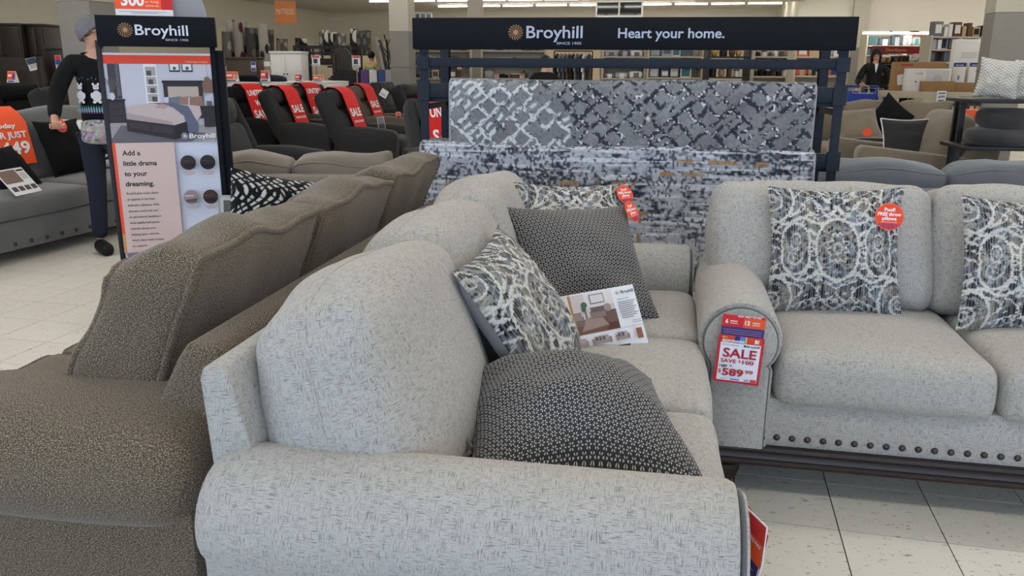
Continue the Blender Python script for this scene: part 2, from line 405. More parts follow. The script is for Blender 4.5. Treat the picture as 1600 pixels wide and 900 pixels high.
def pat_flower(U, V):
    """black cloth with pale leafy scrolls"""
    s = np.sin(11*U+3*np.cos(9*V+.6))*np.cos(10*V+2.5*np.sin(9*U)); s2 = np.sin(40*U+14*np.cos(5*V)+9*V)
    m = np.maximum(sstep(np.abs(s), .30, .36)*sstep(s2, -.1, .2), sstep(.14-np.abs(s), 0, .05)*.0)
    return mixc(C3(20, 20, 22), C3(186, 184, 178), m)
def pat_lines(U, V):
    """white cloth with black branching lines"""
    d = np.full(U.shape, 9.); d2 = d.copy(); rs = np.random.RandomState(2)
    for x, y in rs.rand(22, 2)*2-1:
        q = np.hypot(U-x, V-y); d2 = np.minimum(d2, np.maximum(d, q)); d = np.minimum(d, q)
    return mixc(C3(214, 214, 216), C3(20, 20, 24), sstep(.07-(d2-d), 0, .03))
def pat_chevron(U, V):
    k = np.abs(((U*3.2) % 1)-.5)*2; w = ((V*6+k*1.1) % 1); return mixc(C3(208, 206, 200), C3(120, 118, 114), sstep(np.abs(w-.5), .33, .42))

def pillow(name, label, mat, size=.45, thick=.16, mtx=None, N=26, pattern=None, ear=.085, back=None, seed=0, group=None, cat='pillow', sag=0.0, fold=0.0, piping=None):
    """square throw pillow: front half (-y) and back half, knife edges, pulled-out corners"""
    root = empty(name, label, cat, mtx, group); s = size/2
    def shp(n, sgn):
        t = np.linspace(-1, 1, n+1); t = .6*t+.4*np.sin(t*np.pi/2); U, V = np.meshgrid(t, t, indexing='ij')
        prof = ((1-np.abs(U)**2.4)*(1-np.abs(V)**2.4))**.62
        x = U*s*(1-ear*np.cos(V*np.pi/2)*np.abs(U)); z = V*s*(1-ear*np.cos(U*np.pi/2)*np.abs(V))
        wr = (vnoise(U*3.1+seed, V*3.1, 20+seed)-.5)*.030+(vnoise(U*9+seed, V*4, 21+seed)-.5)*.008
        y = sgn*(prof*(thick/2)+wr*prof) + sag*(U*U-.4)*s + fold*np.cos(U*3)*np.exp(-V*V*3)*s*.1
        ea = sstep(np.abs(U)*np.abs(V), .80, 1.0); y = y + sgn*0*ea
        return U, V, x, y, z
    def half_mesh(nm, n, sgn, m, pat):
        U, V, x, y, z = shp(n, sgn); v = np.stack([x, y, z], -1).reshape(-1, 3); k = n+1
        i, j = np.meshgrid(np.arange(n), np.arange(n), indexing='ij'); a = (i*k+j).ravel(); q = np.stack([a, a+k, a+k+1, a+1], 1)
        if sgn > 0: q = q[:, ::-1]
        me = bpy.data.meshes.new(nm); me.from_pydata(v.tolist(), [], q.tolist()); me.update()
        l = me.uv_layers.new(name='uv'); li = np.empty(len(me.loops), np.int32); me.loops.foreach_get('vertex_index', li)
        uv = np.stack([(U*s).ravel(), (V*s).ravel()], 1)[li]; l.data.foreach_set('uv', uv.astype(np.float32).ravel())
        if pat is not None:
            c = pat(U, V).reshape(-1, 3); a_ = me.color_attributes.new('Col', 'FLOAT_COLOR', 'POINT')
            a_.data.foreach_set('color', np.concatenate([c, np.ones((len(c), 1))], 1).astype(np.float32).ravel())
        return finish(nm, me, m, root, None, True, False)
    half_mesh('pillow_front', N if pattern is None else max(N, 170), -1, mat, pattern)
    half_mesh('pillow_back', 24, 1, back or mat, pattern if (back is None and pattern is not None) else None)
    if piping:
        U, V, x, y, z = shp(24, 1); ring = [(x[i, 0], y[i, 0], z[i, 0]) for i in range(24)]+[(x[24, i], y[24, i], z[24, i]) for i in range(24)]+[(x[i, 24], y[i, 24], z[i, 24]) for i in range(24, 0, -1)]+[(x[0, i], y[0, i], z[0, i]) for i in range(24, 0, -1)]
        mb = MB(); mb.tube(ring, .006, 6, True); mb.build('piping', piping, root, smooth=True, sharp=80)
    return root

# ---------------------------------------------------------------- the store: floor, walls, ceiling, windows
BY = R(-13)                                              # the building's axes are turned 13 degrees to the camera
BM = Matrix.Rotation(BY, 4, 'Z')
def bw(a, b, z=0): return Vector((a*math.cos(BY)-b*math.sin(BY), a*math.sin(BY)+b*math.cos(BY), z))   # building -> world
X0, X1, Y0, Y1, CZ = -17.0, 17.0, -5.0, 36.0, 3.7
fl = MB(); fl.box((X0, Y0, -.12), (X1, Y1, -.004)); floor = struct(fl.build('floor', M['grout'], None, BM))
TS = .3048; tx0, ty0 = .4735, 2.42
def proj(q):
    v = Vector(q)-CP; d = v.dot(_F); return (800+FPX*v.dot(RT)/d, 450-FPX*v.dot(UP)/d) if d > .05 else (-9e9, 0)
tile_me = None; near = []; rest = MB()
g = .0019
ia0, ia1, ib0, ib1 = int((X0-tx0)/TS)+1, int((X1-tx0)/TS), int((Y0-ty0)/TS)+1, int((Y1-ty0)/TS)
for i in range(ia0, ia1):
    for j in range(ib0, ib1):
        a, b = tx0+i*TS, ty0+j*TS; c = bw(a+TS/2, b+TS/2); p = proj(c)
        vis = (1120 < p[0] < 1680 and 690 < p[1] < 980) or (-90 < p[0] < 240 and 335 < p[1] < 620)
        if vis and c.y < 9 and len(near) < 300: near.append((a, b))
        else: rest.add([(a+g, b+g, 0), (a+TS-g, b+g, 0), (a+TS-g, b+TS-g, 0), (a+g, b+TS-g, 0)], [(0, 1, 2, 3)])
mb = MB(); mb.box((g, g, -.004), (TS-g, TS-g, 0)); tile_me = mb.mesh('tile'); tile_me.materials.append(M['tile']); box_uv(tile_me)
for a, b in near:
    o = bpy.data.objects.new('tile', tile_me); COL.objects.link(o); o.parent = floor; o.location = (a, b, 0)
ro = rest.build('tile_field', M['tile'], floor); ro['kind'] = 'stuff'

def wallbox(name, a, b, mat): mb = MB(); mb.box(a, b); return struct(mb.build(name, mat, None, BM))
wallbox('ceiling', (X0, Y0, CZ), (X1, Y1, CZ+.1), M['ceil'])
wallbox('wall_left', (X0-.15, Y0, -.12), (X0, Y1, CZ), M['wall'])
wallbox('wall_right', (X1, Y0, -.12), (X1+.15, Y1, CZ), M['wall'])
wallbox('wall_back', (X0, Y1, -.12), (X1, Y1+.15, CZ), M['wall'])
# storefront behind the camera: glazed from knee height, with mullions
wallbox('wall_front', (X0, Y0-.15, -.12), (X1, Y0, .35), M['wall']); wallbox('trim_1', (X0, Y0-.15, 3.1), (X1, Y0, CZ), M['wall'])
k = 0; a = -12.0; wallbox('wall_front_end', (X0, Y0-.15, .35), (-12, Y0, 3.1), M['wall'])
wallbox('wall_front_side', (12, Y0-.15, .35), (X1, Y0, 3.1), M['wall'])
while a < 12:
    k += 1; mb = MB(); fr = .05
    for q in (((a, Y0-.10, .35), (a+fr, Y0-.04, 3.1)), ((a+3-fr, Y0-.10, .35), (a+3, Y0-.04, 3.1)), ((a+fr, Y0-.10, .35), (a+3-fr, Y0-.04, .40)), ((a+fr, Y0-.10, 3.05), (a+3-fr, Y0-.04, 3.1))): mb.box(*q)
    struct(mb.build('window_%d' % k, M['steel'], None, BM)); a += 3

# fluorescent rows on the ceiling
def tube_row(a0, b0, n, along, group='ceiling fluorescent tubes', L=2.4, z=CZ-.02, label='white fluorescent tube fixture in a long ceiling row', drop=0):
    """each fixture: housing, tube"""
    global _fix
    for k in range(n):
        if _fix is None:
            root = empty('ceiling_light', label, 'light', None, group)
            h = MB(); h.box((-L/2+.03, -.05, -.05), (L/2-.03, .05, 0)); h.build('housing', M['white'], root)
            t = MB(); t.prism([(-.06, -.055), (-.045, -.085), (.045, -.085), (.06, -.055)], -L/2+.04, L/2-.04, 'x'); t.build('tube', lamp_mat, root)
            _fix = root; r = root
        else: r = copy_tree(_fix)
        r['label'] = label; r['group'] = group
        p = bw(a0+(k*(L+.06) if along == 'a' else 0), b0+(k*(L+.06) if along == 'b' else 0), z-drop)
        r.matrix_local = T(p.x, p.y, p.z, BY+(0 if along == 'a' else math.pi/2))
_fix = None

# ---------------------------------------------------------------- light linen sofas
def arc(cx, cz, r, a0, a1, n): return [(cx+r*math.cos(R(a0+(a1-a0)*k/n)), cz+r*math.sin(R(a0+(a1-a0)*k/n))) for k in range(n+1)]
def arm_profile(w=.25, top=.67, rr=.128, zb=.19, inset=.03):
    """roll arm cross-section (x from outer 0 to inner w)"""
    cx, cz = w/2, top-rr
    pts = [(inset, zb), (w-inset*.6, zb)] + [(w-inset*.6, cz-rr*.75)] + arc(cx, cz, rr, -40, 220, 22) + [(inset, cz-rr*.78)]
    return pts
def loft(name, mat, parent, secs, mtx=None, capa=True, capb=True, sharp=60):
    """skin a list of equally long closed 3D sections"""
    n = len(secs[0]); v = [p for s in secs for p in s]; f = []
    for i in range(len(secs)-1):
        for k in range(n): f.append((i*n+k, (i+1)*n+k, (i+1)*n+(k+1) % n, i*n+(k+1) % n))
    if capa: f.append(tuple(range(n)))
    if capb: f.append(tuple((len(secs)-1)*n+k for k in range(n-1, -1, -1)))
    mb = MB(); mb.add(v, f); me = mb.mesh(name); bm = bmesh.new(); bm.from_mesh(me); bmesh.ops.recalc_face_normals(bm, faces=bm.faces); bm.to_mesh(me); bm.free()
    o = finish(name, me, mat, parent, mtx); me.set_sharp_from_angle(angle=R(sharp)); return o
def roll_arm(parent, x0, flip, D, mat, w=.25, top=.67, rr=.128):
    prof = arm_profile(w, top, rr); cx, cz = w/2, top-rr-.02
    fx = (lambda x: x0+w-x) if flip else (lambda x: x0+x)
    secs = []
    for y, s in ((.0, .96), (.012, 1.0), (D*.5, 1.0), (D-.13, 1.0), (D-.08, .975), (D-.045, .90), (D-.025, .78), (D-.02, .55)):
        secs.append([(fx(cx+(px-cx)*s), y, (cz+(pz-cz)*s if pz > .3 else pz)) for px, pz in prof])
    arm = loft('arm', mat, parent, secs)
    # front panel with a welt round it
    pan = [(fx(cx+(px-cx)*.86), .0, cz+(pz-cz)*.86 if pz > .3 else pz) for px, pz in prof]
    loft('arm_front_panel', mat, arm, [pan, [(x, -.014, z) for x, _, z in pan], [(cx2*.97+(fx(cx))*.03, -.018, z) for cx2, _, z in pan]])
    mb = MB(); mb.tube([(x, -.008, z) for x, _, z in pan[1:]]+[(pan[0][0], -.008, pan[0][2])], .0055, 6); mb.build('piping', M['grey'], arm, smooth=True, sharp=80)
    return arm
NAIL = None
def linen_sofa(label, mtx, L=2.27, D=.98, mat=None, seeds=0, nb=3, backs=None):
    global NAIL
    mat = mat or M['linen']; root = empty('sofa', label, 'sofa', mtx); W = .25
    for fx, fy in ((.11, .09), (L-.11, .09), (.11, D-.12), (L-.11, D-.12)):
        mb = MB(); mb.lathe([(.026, 0), (.030, .012), (.034, .016), (.030, .022), (.046, .045), (.055, .072), (.052, .095), (.040, .105), (.044, .118)], 18, (fx, fy, 0)); mb.build('foot', M['walnut'], root, smooth=True)
    # reeded wooden rail on three sides
    prof = [(.02, .118), (.004, .122), (.0, .132), (.006, .141), (-.004, .150), (.0, .163), (.006, .170), (-.008, .178), (-.006, .190), (.02, .192)]
    mb = MB(); mb.prism([(y, z) for y, z in prof], .01, L-.01, 'x')
    for xs in (0, 1):
        mb.prism([((L-.01-p[0]) if xs else p[0]+.01, p[1]) for p in prof], .02, D-.04, 'y')
    mb.build('wood_rail', M['walnut'], root, smooth=True, sharp=40)
    mb = MB(); mb.box((.03, .012, .19), (L-.03, D-.06, .355)); mb.build('base', mat, root, bevel=.008)
    if NAIL is None:
        m2 = MB(); m2.lathe([(.0108, 0), (.0104, .003), (.0085, .006), (.005, .0078), (.001, .0083)], 12); NAIL = m2.mesh('nailhead'); NAIL.polygons.foreach_set('use_smooth', [True]*len(NAIL.polygons)); NAIL.materials.append(M['bronze'])
    n = int((L-.05)/.047)
    for k in range(n):
        o = bpy.data.objects.new('nailhead', NAIL); COL.objects.link(o); o.parent = root; x = .028+k*.047
        yy = -.0005 if (x < W or x > L-W) else .012
        o.matrix_local = T(x, yy, .222, 0, R(90))
    roll_arm(root, 0, False, D, mat); roll_arm(root, L-W, True, D, mat)
    # back frame: a wedge that shows its end above the arm
    poly = [(D-.17, .36), (D-.03, .36), (D-.004, .80), (D-.012, .825), (D-.052, .825), (D-.064, .80)]
    mb = MB(); mb.prism(poly, .12, L-.12, 'x'); mb.build('back_frame', mat, root, bevel=.01, seg=3, sharp=50)
    cw = (L-2*W+.03)/nb
    for k in range(nb):
        cushion('seat_cushion', mat, root, T(W-.015+cw*(k+.5), .33, .425), (cw/2-.002, .355, .092), .045, (.0, .012, .022), .006, k+seeds, (22, 22, 8), 4)
    b0 = .13 if L < 2.3 else .045; bwid = (L-2*b0)/nb
    for k in range(nb):
        dx, dz, tilt = (0, 0, 0) if not backs else backs[k]
        def shape(q, p, k=k):
            # fuller at the bottom, soft rounded top with a sunken seam
            t = p[2]; q.y *= 1.06-.14*t; e = max(0, t)**2
            q.z += e*((.010*math.cos(p[0]*3.1)-.022*p[0]**8) if L < 2.3 else -.006*p[0]**8); q.x *= 1-.03*e
            q.z -= .007*math.exp(-(p[1]/.10)**2)*max(0, t)**8
            return q
        cushion('back_cushion', mat, root, T(b0+bwid*(k+.5)+dx, D-(.235 if k == 0 else .215), (.735 if L < 2.3 else .715)+dz, 0, R(-15+tilt)), (bwid/2+.006, .135, .235), .06, (.012, .040, .016 if L < 2.3 else .002), .018, k*3+seeds+1, (34, 18, 28), 4.5, shape=shape, seam=1, soft=6 if L < 2.3 else 3)
    return root

AT = R(80.6); AO = Vector((.366, 1.15, 0))
sofaA = linen_sofa('pale grey linen rolled-arm sofa holding four throw pillows and a tilted info card', T(AO.x, AO.y, 0, AT), seeds=0, backs=[(.03, -.035, 0), (.0, -.02, 0), (0, -.015, 0)])
BT = R(-11); BO = Vector((.59, 2.47, 0))
sofaB = linen_sofa('pale grey linen sofa with nailhead trim, price card hung on its arm', T(BO.x, BO.y, 0, BT), L=2.42, D=.95, seeds=11)

# ---------------------------------------------------------------- brown tweed sofa, back to back with the first
def tweed_sofa(label, mtx, L=2.42, D=.97, mat=None):
    mat = mat or M['tweed']; root = empty('sofa', label, 'sofa', mtx); W = .30
    for fx, fy in ((.12, .1), (L-.12, .1), (.12, D-.1), (L-.12, D-.1)):
        mb = MB(); mb.prism([(fx-.04, fy-.04), (fx+.04, fy-.04), (fx+.04, fy+.04), (fx-.04, fy+.04)], 0, .07, 'z'); mb.build('foot', M['walnut'], root)
    mb = MB(); mb.box((.05, .02, .065), (L-.05, D-.02, .30)); mb.build('base', mat, root, bevel=.012)
    for side in (0, 1):
        fx = (lambda x: L-x) if side else (lambda x: x)
        mb = MB(); x0, x1 = sorted((fx(.05), fx(W-.03))); mb.box((x0, .0, .07), (x1, D-.03, .52)); arm = mb.build('arm_panel', mat, root, bevel=.015)
        def shape(q, p):
            q.z -= .10*max(0, (-p[1]-.0))**1.6; q.x += 0; return q
        cushion('arm_pad', mat, root, T((fx(0)+fx(W+.06))/2, D*.5-.01, .575), ((W+.06)/2, D*.5, .115), .10, (.01, 0, .02), .008, 5+side, (14, 26, 12), 4, shape=shape)
    poly = [(D-.30, .30), (D-.0, .30), (D-.0, .80), (D-.012, .82), (D-.075, .825), (D-.10, .79), (D-.17, .66)]
    mb = MB(); mb.prism(poly, .10, L-.16, 'x'); mb.build('back_frame', mat, root, bevel=.016, seg=3, sharp=50)
    cw = (L-2*W)/3
    for k in range(3):
        cushion('seat_cushion', mat, root, T(W+cw*(k+.5), .33, .40), (cw/2-.003, .36, .095), .04, (0, .01, .02), .006, k+40, (16, 16, 8), 4, welt=(2, .006))
    bwid = .685
    for k in range(3):
        def shape(q, p, k=k):
            q.y += .30*q.z; q.z -= .055*max(0, -p[1])*max(0, p[2])
            q.z += (.012*math.sin(p[0]*4.2+k*1.7)+.007*math.sin(p[0]*9+k))*(p[2] > 0)*p[2]; return q
        cushion('back_cushion', mat, root, T(L-.25-bwid*(k+.5), D-.295, .735, 0, R(-6)), (bwid/2-.002, .108, .265), .03, (.012, .022, .016), .012, k+60, (26, 12, 20), 6, welt=(1, .0095), shape=shape)
    return root
CT = R(-99.4); _cy = Vector((-math.sin(CT), math.cos(CT), 0)); _cx = Vector((math.cos(CT), math.sin(CT), 0))
_ax = Vector((math.cos(AT), math.sin(AT), 0)); _ay = Vector((-math.sin(AT), math.cos(AT), 0))
CO = AO + _ay*.995 + _ax*2.50 - _cy*.97                  # far front corner of the brown sofa
sofaC = tweed_sofa('brown tweed sofa with piped back cushions standing back to back with the linen sofa', T(CO.x, CO.y, 0, CT))

# ---------------------------------------------------------------- throw pillows
def pose(c, ew, eh):
    """pillow matrix from centre, width direction and upward direction (both need not be exact)"""
    x = Vector(ew).normalized(); z = Vector(eh); z = (z - x*z.dot(x)).normalized(); y = z.cross(x)
    m = Matrix((x, y, z)).transposed().to_4x4(); m.translation = Vector(c); return m
def E3(c, ex, ey, ez): return Matrix.Translation(c) @ Matrix.Rotation(R(ez), 4, 'Z') @ Matrix.Rotation(R(ey), 4, 'Y') @ Matrix.Rotation(R(ex), 4, 'X')
P1 = pillow('throw_pillow', 'woven slate and cream damask pillow leaning between the linen sofa back and the charcoal pillows', M['damask'], .47, .17, pose((.035, 2.14, .705), (.09, .40, .03), (-.26, -.05, .37)), pattern=pat_damask, back=M['greylinen'], seed=1)
P2 = pillow('throw_pillow', 'charcoal petal-print pillow standing upright behind the info card', M['dotted'], .47, .17, E3((.245, 2.80, .705), -42, 2, 20), back=M['dotted'], seed=2)
P3 = pillow('throw_pillow', 'damask pillow tucked behind the upright charcoal pillow, orange tag on its corner', M['damask'], .45, .15, E3((.235, 3.06, .735), -26, 1, 8), pattern=pat_damask, back=M['greylinen'], seed=3)
P4 = pillow('throw_pillow', 'charcoal petal-print pillow lying flat on the seat against the rolled arm', M['dotted'], .50, .25, E3((.14, 1.735, .585), -84, 3, 6), back=M['dotted'], seed=4, sag=.10)
P5 = pillow('throw_pillow', 'damask pillow upright on the nailhead sofa with round orange tag', M['damask'], .465, .16, E3((1.145, 2.88, .735), -17.5, -1.5, -11.5), pattern=pat_damask, back=M['greylinen'], seed=5)
P6 = pillow('throw_pillow', 'damask pillow without a tag upright on the nailhead sofa', M['damask'], .465, .16, E3((1.745, 2.70, .725), -20, 1.5, -9), pattern=pat_damask, back=M['greylinen'], seed=6)
# three fabric ties on the flat pillow's edge
for k in range(3):
    mb = MB(); zz = .12-.12*k
    mb.tube([(-.235, 0, zz), (-.25, -.012, zz+.02), (-.262, -.004, zz+.005), (-.255, .012, zz-.018), (-.238, .006, zz-.004)], .006, 6); mb.build('tie', M['tan'], P4, smooth=True)

def poof_tag(label, mtx, r=.047):
    """round orange swing tag"""
    root = empty('swing_tag', label, 'tag', mtx)
    mb = MB(); mb.prism([(r*math.cos(2*math.pi*k/32), r*math.sin(2*math.pi*k/32)) for k in range(32)], 0, .0012, 'y'); mb.build('card', M['orange'], root)
    p = Print(); p.disc(0, 0, r*.99, srgb(246, 120, 84), 32); p.disc(0, 0, r*.95, srgb(234, 74, 40), 32)
    p.text('Poof!', 0, r*.40, r*.26, W_, .03, align='c'); p.text('FREE throw', 0, r*.07, r*.26, W_, .03, r*1.62, 'c'); p.text('pillows', 0, -r*.25, r*.26, W_, .03, align='c'); p.text('included with sofa purchase', 0, -r*.42, r*.08, W_, .005, r*1.1, 'c')
    for k in range(9):
        x = (k-4)*r*.17; d = math.sqrt(max(0, r*r*.90-x*x)); p.rect(x-r*.05, -d*.96, x+r*.05, -r*.52, srgb(150, 60, 110) if d > r*.6 else srgb(234, 74, 40))
    p.build('print', None, root)
    return root
def on_pillow(P, u, v, off, sz, tilt=0, back=0.0):
    return P.matrix_basis @ Matrix.Translation((u*sz/2, -off, v*sz/2)) @ Matrix.Rotation(R(tilt), 4, 'Y') @ Matrix.Rotation(R(back), 4, 'X')
poof_tag('round orange tag pinned on the damask pillow of the nailhead sofa', on_pillow(P5, .72, .50, .072, .465, 2) @ Matrix.Rotation(R(4), 4, 'X'), .047)
poof_tag('round orange tag on the damask pillow tucked behind', on_pillow(P3, .88, .74, .035, .45, -14) @ Matrix.Rotation(R(22), 4, 'Z'), .038)
poof_tag('round orange tag at the corner of the upright charcoal pillow', on_pillow(P2, 1.0, .80, .030, .47, -28) @ Matrix.Rotation(R(24), 4, 'Z') @ Matrix.Rotation(R(18), 4, 'X'), .042)

# ---------------------------------------------------------------- info card on the seat
def info_card(mtx):
    root = empty('info_card', 'printed info card with a living room picture lying tilted on the linen sofa seat', 'card', mtx); w, h = .285, .22
    mb = MB(); mb.box((-w/2, 0, -h/2), (w/2, .003, h/2)); mb.build('acrylic_back', M['whitecard'], root)
    p = Print(); p.rect(-w/2, -h/2, w/2, h/2, srgb(224, 225, 230))
    x0, x1, z0, z1 = -w/2+.004, .052, -.035, h/2-.004
    p.rect(x0, z0, x1, z1, srgb(196, 186, 186)); p.rect(x0+.08, z0+.09, x1, z1, srgb(214, 206, 206)); p.rect(x0, z0, x1, z0+.05, srgb(112, 78, 66))
    p.poly([(x0+.045, z0+.01), (x1-.04, z0+.02), (x1-.06, z0+.055), (x0+.07, z0+.055)], srgb(150, 128, 120)); p.poly([(x1-.055, z0), (x1, z0), (x1, z0+.03), (x1-.03, z0+.03)], srgb(84, 50, 42))
    p.rect(x0+.015, z0+.03, x0+.062, z0+.062, srgb(116, 100, 98)); p.rect(x0+.02, z0+.05, x0+.058, z0+.078, srgb(140, 122, 120)); p.rect(x0+.09, z0+.05, x1-.035, z0+.075, srgb(128, 110, 108)); p.rect(x0+.095, z0+.07, x1-.04, z0+.088, srgb(100, 86, 86))
    p.rect(x1-.042, z0+.025, x1, z0+.07, srgb(104, 80, 74)); p.disc(x1-.03, z0+.08, .014, srgb(150, 130, 126)); p.rect(x0+.10, z0+.10, x1-.035, z1-.008, srgb(120, 112, 112)); p.rect(x0+.103, z0+.103, x1-.038, z1-.011, srgb(206, 204, 204))
    p.rect(x0+.072, z0+.055, x0+.076, z0+.1, srgb(60, 80, 60)); p.disc(x0+.074, z0+.10, .011, srgb(70, 96, 72)); p.disc(x0+.07, z0+.085, .008, srgb(70, 96, 72))
    p.rect(x0+.018, z0-.002, x0+.028, z1, GOLD); p.rect(x0, z0, x0+.018, z1, srgb(214, 206, 204))
    p.text('FREE throw pillows', x0+.0205, z0+.01, .006, W_, .01, rot=R(90))
    p.sun(.070, h/2-.022, .0085, GOLD); p.text('Broyhill', .083, h/2-.027, .011, NAVYC, .02, .05)
    p.text('All eyes up on YOU.', .062, .062, .0042, K_, .02, .045)
    for k in range(9): p.rect(.062, .052-k*.0072, .062+.068-(.02 if k == 8 else .006*(k % 3)), .0545-k*.0072, srgb(120, 120, 126))
    p.rect(x0, -.0385, w/2-.004, -.037, srgb(170, 170, 176)); 
    for k in range(2): p.rect(.10, -.026+k*.006, .132, -.0235+k*.006, srgb(160, 160, 166))
    def mini(cx, cz, s, n):
        p.rect(cx-s, cz-.012, cx+s, cz+.004, srgb(150, 134, 134)); p.rect(cx-s*.8, cz, cx+s*.8, cz+.016, srgb(168, 154, 152)); p.rect(cx-s*1.1, cz-.012, cx-s*.8, cz+.008, srgb(134, 116, 116)); p.rect(cx+s*.8, cz-.012, cx+s*1.1, cz+.008, srgb(134, 116, 116))
        for k in range(n): p.rect(cx-s*.6+k*s*1.2/max(1, n)-.004, cz, cx-s*.6+k*s*1.2/max(1, n)+.006, cz+.013, srgb(90, 84, 86))
    mini(-.105, -.066, .016, 0); mini(-.035, -.066, .034, 3); mini(.045, -.066, .024, 2); p.rect(.10, -.085, .122, -.048, srgb(140, 90, 66))
    p.poly([(-.01, -h/2), (.06, -h/2), (.065, -h/2+.014), (-.005, -h/2+.014)], srgb(30, 34, 44)); p.text('Bring Home Broyhill', .0275, -h/2+.004, .005, W_, .01, align='c')
    p.build('print', None, root); return root
info_card(E3((.29, 2.46, .600), -29.5, -3.7, 22.5) @ Matrix.Scale(.90, 4))

# ---------------------------------------------------------------- price cards on the arms
def price_card(mtx):
    root = empty('price_card', 'red framed sale price card hanging on the nailhead sofa arm', 'price card', mtx)
    mb = MB(); mb.prism([(-.068, -.115), (.068, -.115), (.068, .03), (.062, .035), (-.062, .035), (-.068, .03)], 0, .002, 'y'); c = mb.build('sale_card', M['red'], root)
    p = Print(); p.rect(-.068, -.115, .068, .035, srgb(196, 36, 48)); p.rect(-.060, -.108, .060, .012, srgb(228, 228, 236)); p.rect(-.060, .012, .060, .034, srgb(204, 70, 50)); p.rect(-.02, .012, -.005, .034, srgb(40, 50, 120)); p.rect(-.005, .012, .012, .034, srgb(90, 130, 200)); p.rect(.012, .012, .016, .034, srgb(236, 190, 60))
    p.text('BE A', -.056, .026, .005, srgb(246, 200, 80), .03); p.text('BIGIONAIRE', -.056, .0145, .0075, W_, .03, .066); p.text('B!', .040, .017, .012, W_, .04)
    p.text('Geneva Loveseat', -.056, .004, .005, srgb(70, 70, 80), .0, .05); p.text('Broyhill', .018, .003, .0065, NAVYC, .02, .038); p.disc(.0125, .006, .0035, NAVYC, 10)
    p.text('SALE', 0, -.033, .029, srgb(176, 24, 40), .02, .100, 'c'); p.text('SAVE', -.054, -.051, .0125, srgb(176, 24, 40), .02, .046); p.text('$', .000, -.047, .008, srgb(176, 24, 40), .02); p.text('100', .011, -.051, .0125, srgb(176, 24, 40), .02, .034)
    p.text('$', -.057, -.064, .006, K_, .02); p.text('689', -.051, -.066, .009, K_, .02); p.text('99', -.026, -.063, .006, K_, .02)
    p.text('$', -.058, -.084, .012, srgb(176, 24, 40), .02); p.text('589', -.046, -.091, .0225, srgb(176, 24, 40), .03, .064); p.text('99', .022, -.080, .0115, srgb(176, 24, 40), .02, .024)
    p.rect(-.02, -.104, .008, -.100, srgb(80, 110, 190)); p.rect(.04, -.106, .058, -.097, srgb(204, 70, 60)); p.rect(.022, -.105, .036, -.098, srgb(150, 160, 190)); p.rect(-.05, -.103, -.03, -.101, srgb(150, 150, 160))
    p.build('print', None, c, T(0, -.0002, 0))
    mb = MB(); mb.box((-.064, .0035, .030), (.064, .005, .100)); u = mb.build('finance_card', M['whitecard'], root)
    p = Print(); p.rect(-.064, .030, .064, .062, srgb(74, 50, 110)); p.rect(-.064, .062, .0, .100, srgb(206, 40, 46)); p.rect(.0, .062, .064, .100, srgb(226, 88, 44)); p.rect(-.064, .092, .064, .100, srgb(200, 50, 50))
    p.text('EASY WAY TO PAY', -.018, .0935, .006, W_, .02, .07); p.text('6', -.054, .072, .013, W_, .03); p.text('12', .004, .072, .013, W_, .03)
    for x in (-.040, .026):
        p.rect(x, .078, x+.022, .082, srgb(240, 190, 180)); p.rect(x, .072, x+.022, .075, srgb(240, 190, 180))
    for k in range(3): p.rect(-.056, .052-k*.006, .056, .0545-k*.006, srgb(130, 110, 160))
    p.build('print', None, u, T(0, .0033, 0)); return root
price_card(pose(tuple(aty(1157, 543, 2.40)), (.981, -.19, -.055), (.02, .06, 1)))
def arm_tag(mtx):
    root = empty('finance_tag', 'orange and purple folded tag standing out from the front of the linen sofa arm', 'tag', mtx)
    mb = MB(); mb.prism([(-.048, -.10), (.048, -.10), (.052, .0), (.04, .075), (-.048, .062)], 0, .002, 'y'); mb.build('card', M['whitecard'], root)
    for sgn in (0, 1):
        p = Print(); p.rect(-.046, -.098, .046, -.012, srgb(60, 42, 92)); p.poly([(-.046, -.012), (.05, -.012), (.05, .0), (.039, .073), (-.046, .06)], srgb(232, 86, 42)); p.poly([(-.046, .035), (.046, .035), (.039, .073), (-.046, .06)], srgb(206, 50, 44))
        p.text('EASY WAY TO PAY', 0, .022, .008, W_, .02, .08, 'c'); p.text('12', -.03, .0, .014, W_, .03)
        for k in range(4): p.rect(-.04, -.03-k*.012, .036, -.026-k*.012, srgb(130, 110, 160))
        p.build('print', None, root, T(0, -.0001, 0) if sgn == 0 else T(0, .0021, 0, math.pi))
    return root
arm_tag(T(.418, 1.30, .545, R(-72)) @ Matrix.Rotation(R(12), 4, 'Y'))

# ---------------------------------------------------------------- rug rack with two rugs over its beams
HW = 2.06; RZ = R(-9.5); RO = Vector((.541, 4.154, 0))
rack = empty('rug_rack', 'navy slotted steel display rack with lettered header and rugs over its beams', 'display rack', T(RO.x, RO.y, 0, RZ))
for sx in (-1, 1):
    x = sx*(HW/2-.03)
    for yy, nm in ((.0, 'post'), (.42, 'post')):
        mb = MB(); t = .004
        mb.box((x-.022, yy-.03, 0), (x+.022, yy-.03+t, 1.455)); mb.box((x-.022, yy+.03-t, 0), (x+.022, yy+.03, 1.455)) if yy else None
        mb.box((x+sx*.018, yy-.03+t, 0), (x+sx*.022, yy+.03, 1.455)); po = mb.build(nm, M['navy'], rack)
        m2 = MB()
        for k in range(26):
            z = .12+k*.05; m2.box((x-.006, yy-.0312, z), (x+.006, yy-.0305, z+.028))
        m2.build('slots', M['black'], po)['kind'] = 'stuff'
    for z in (.25, .7, 1.15): 
        mb = MB(); mb.box((x-.012, .03, z), (x+.012, .39, z+.03)); mb.build('side_brace', M['navy'], rack)
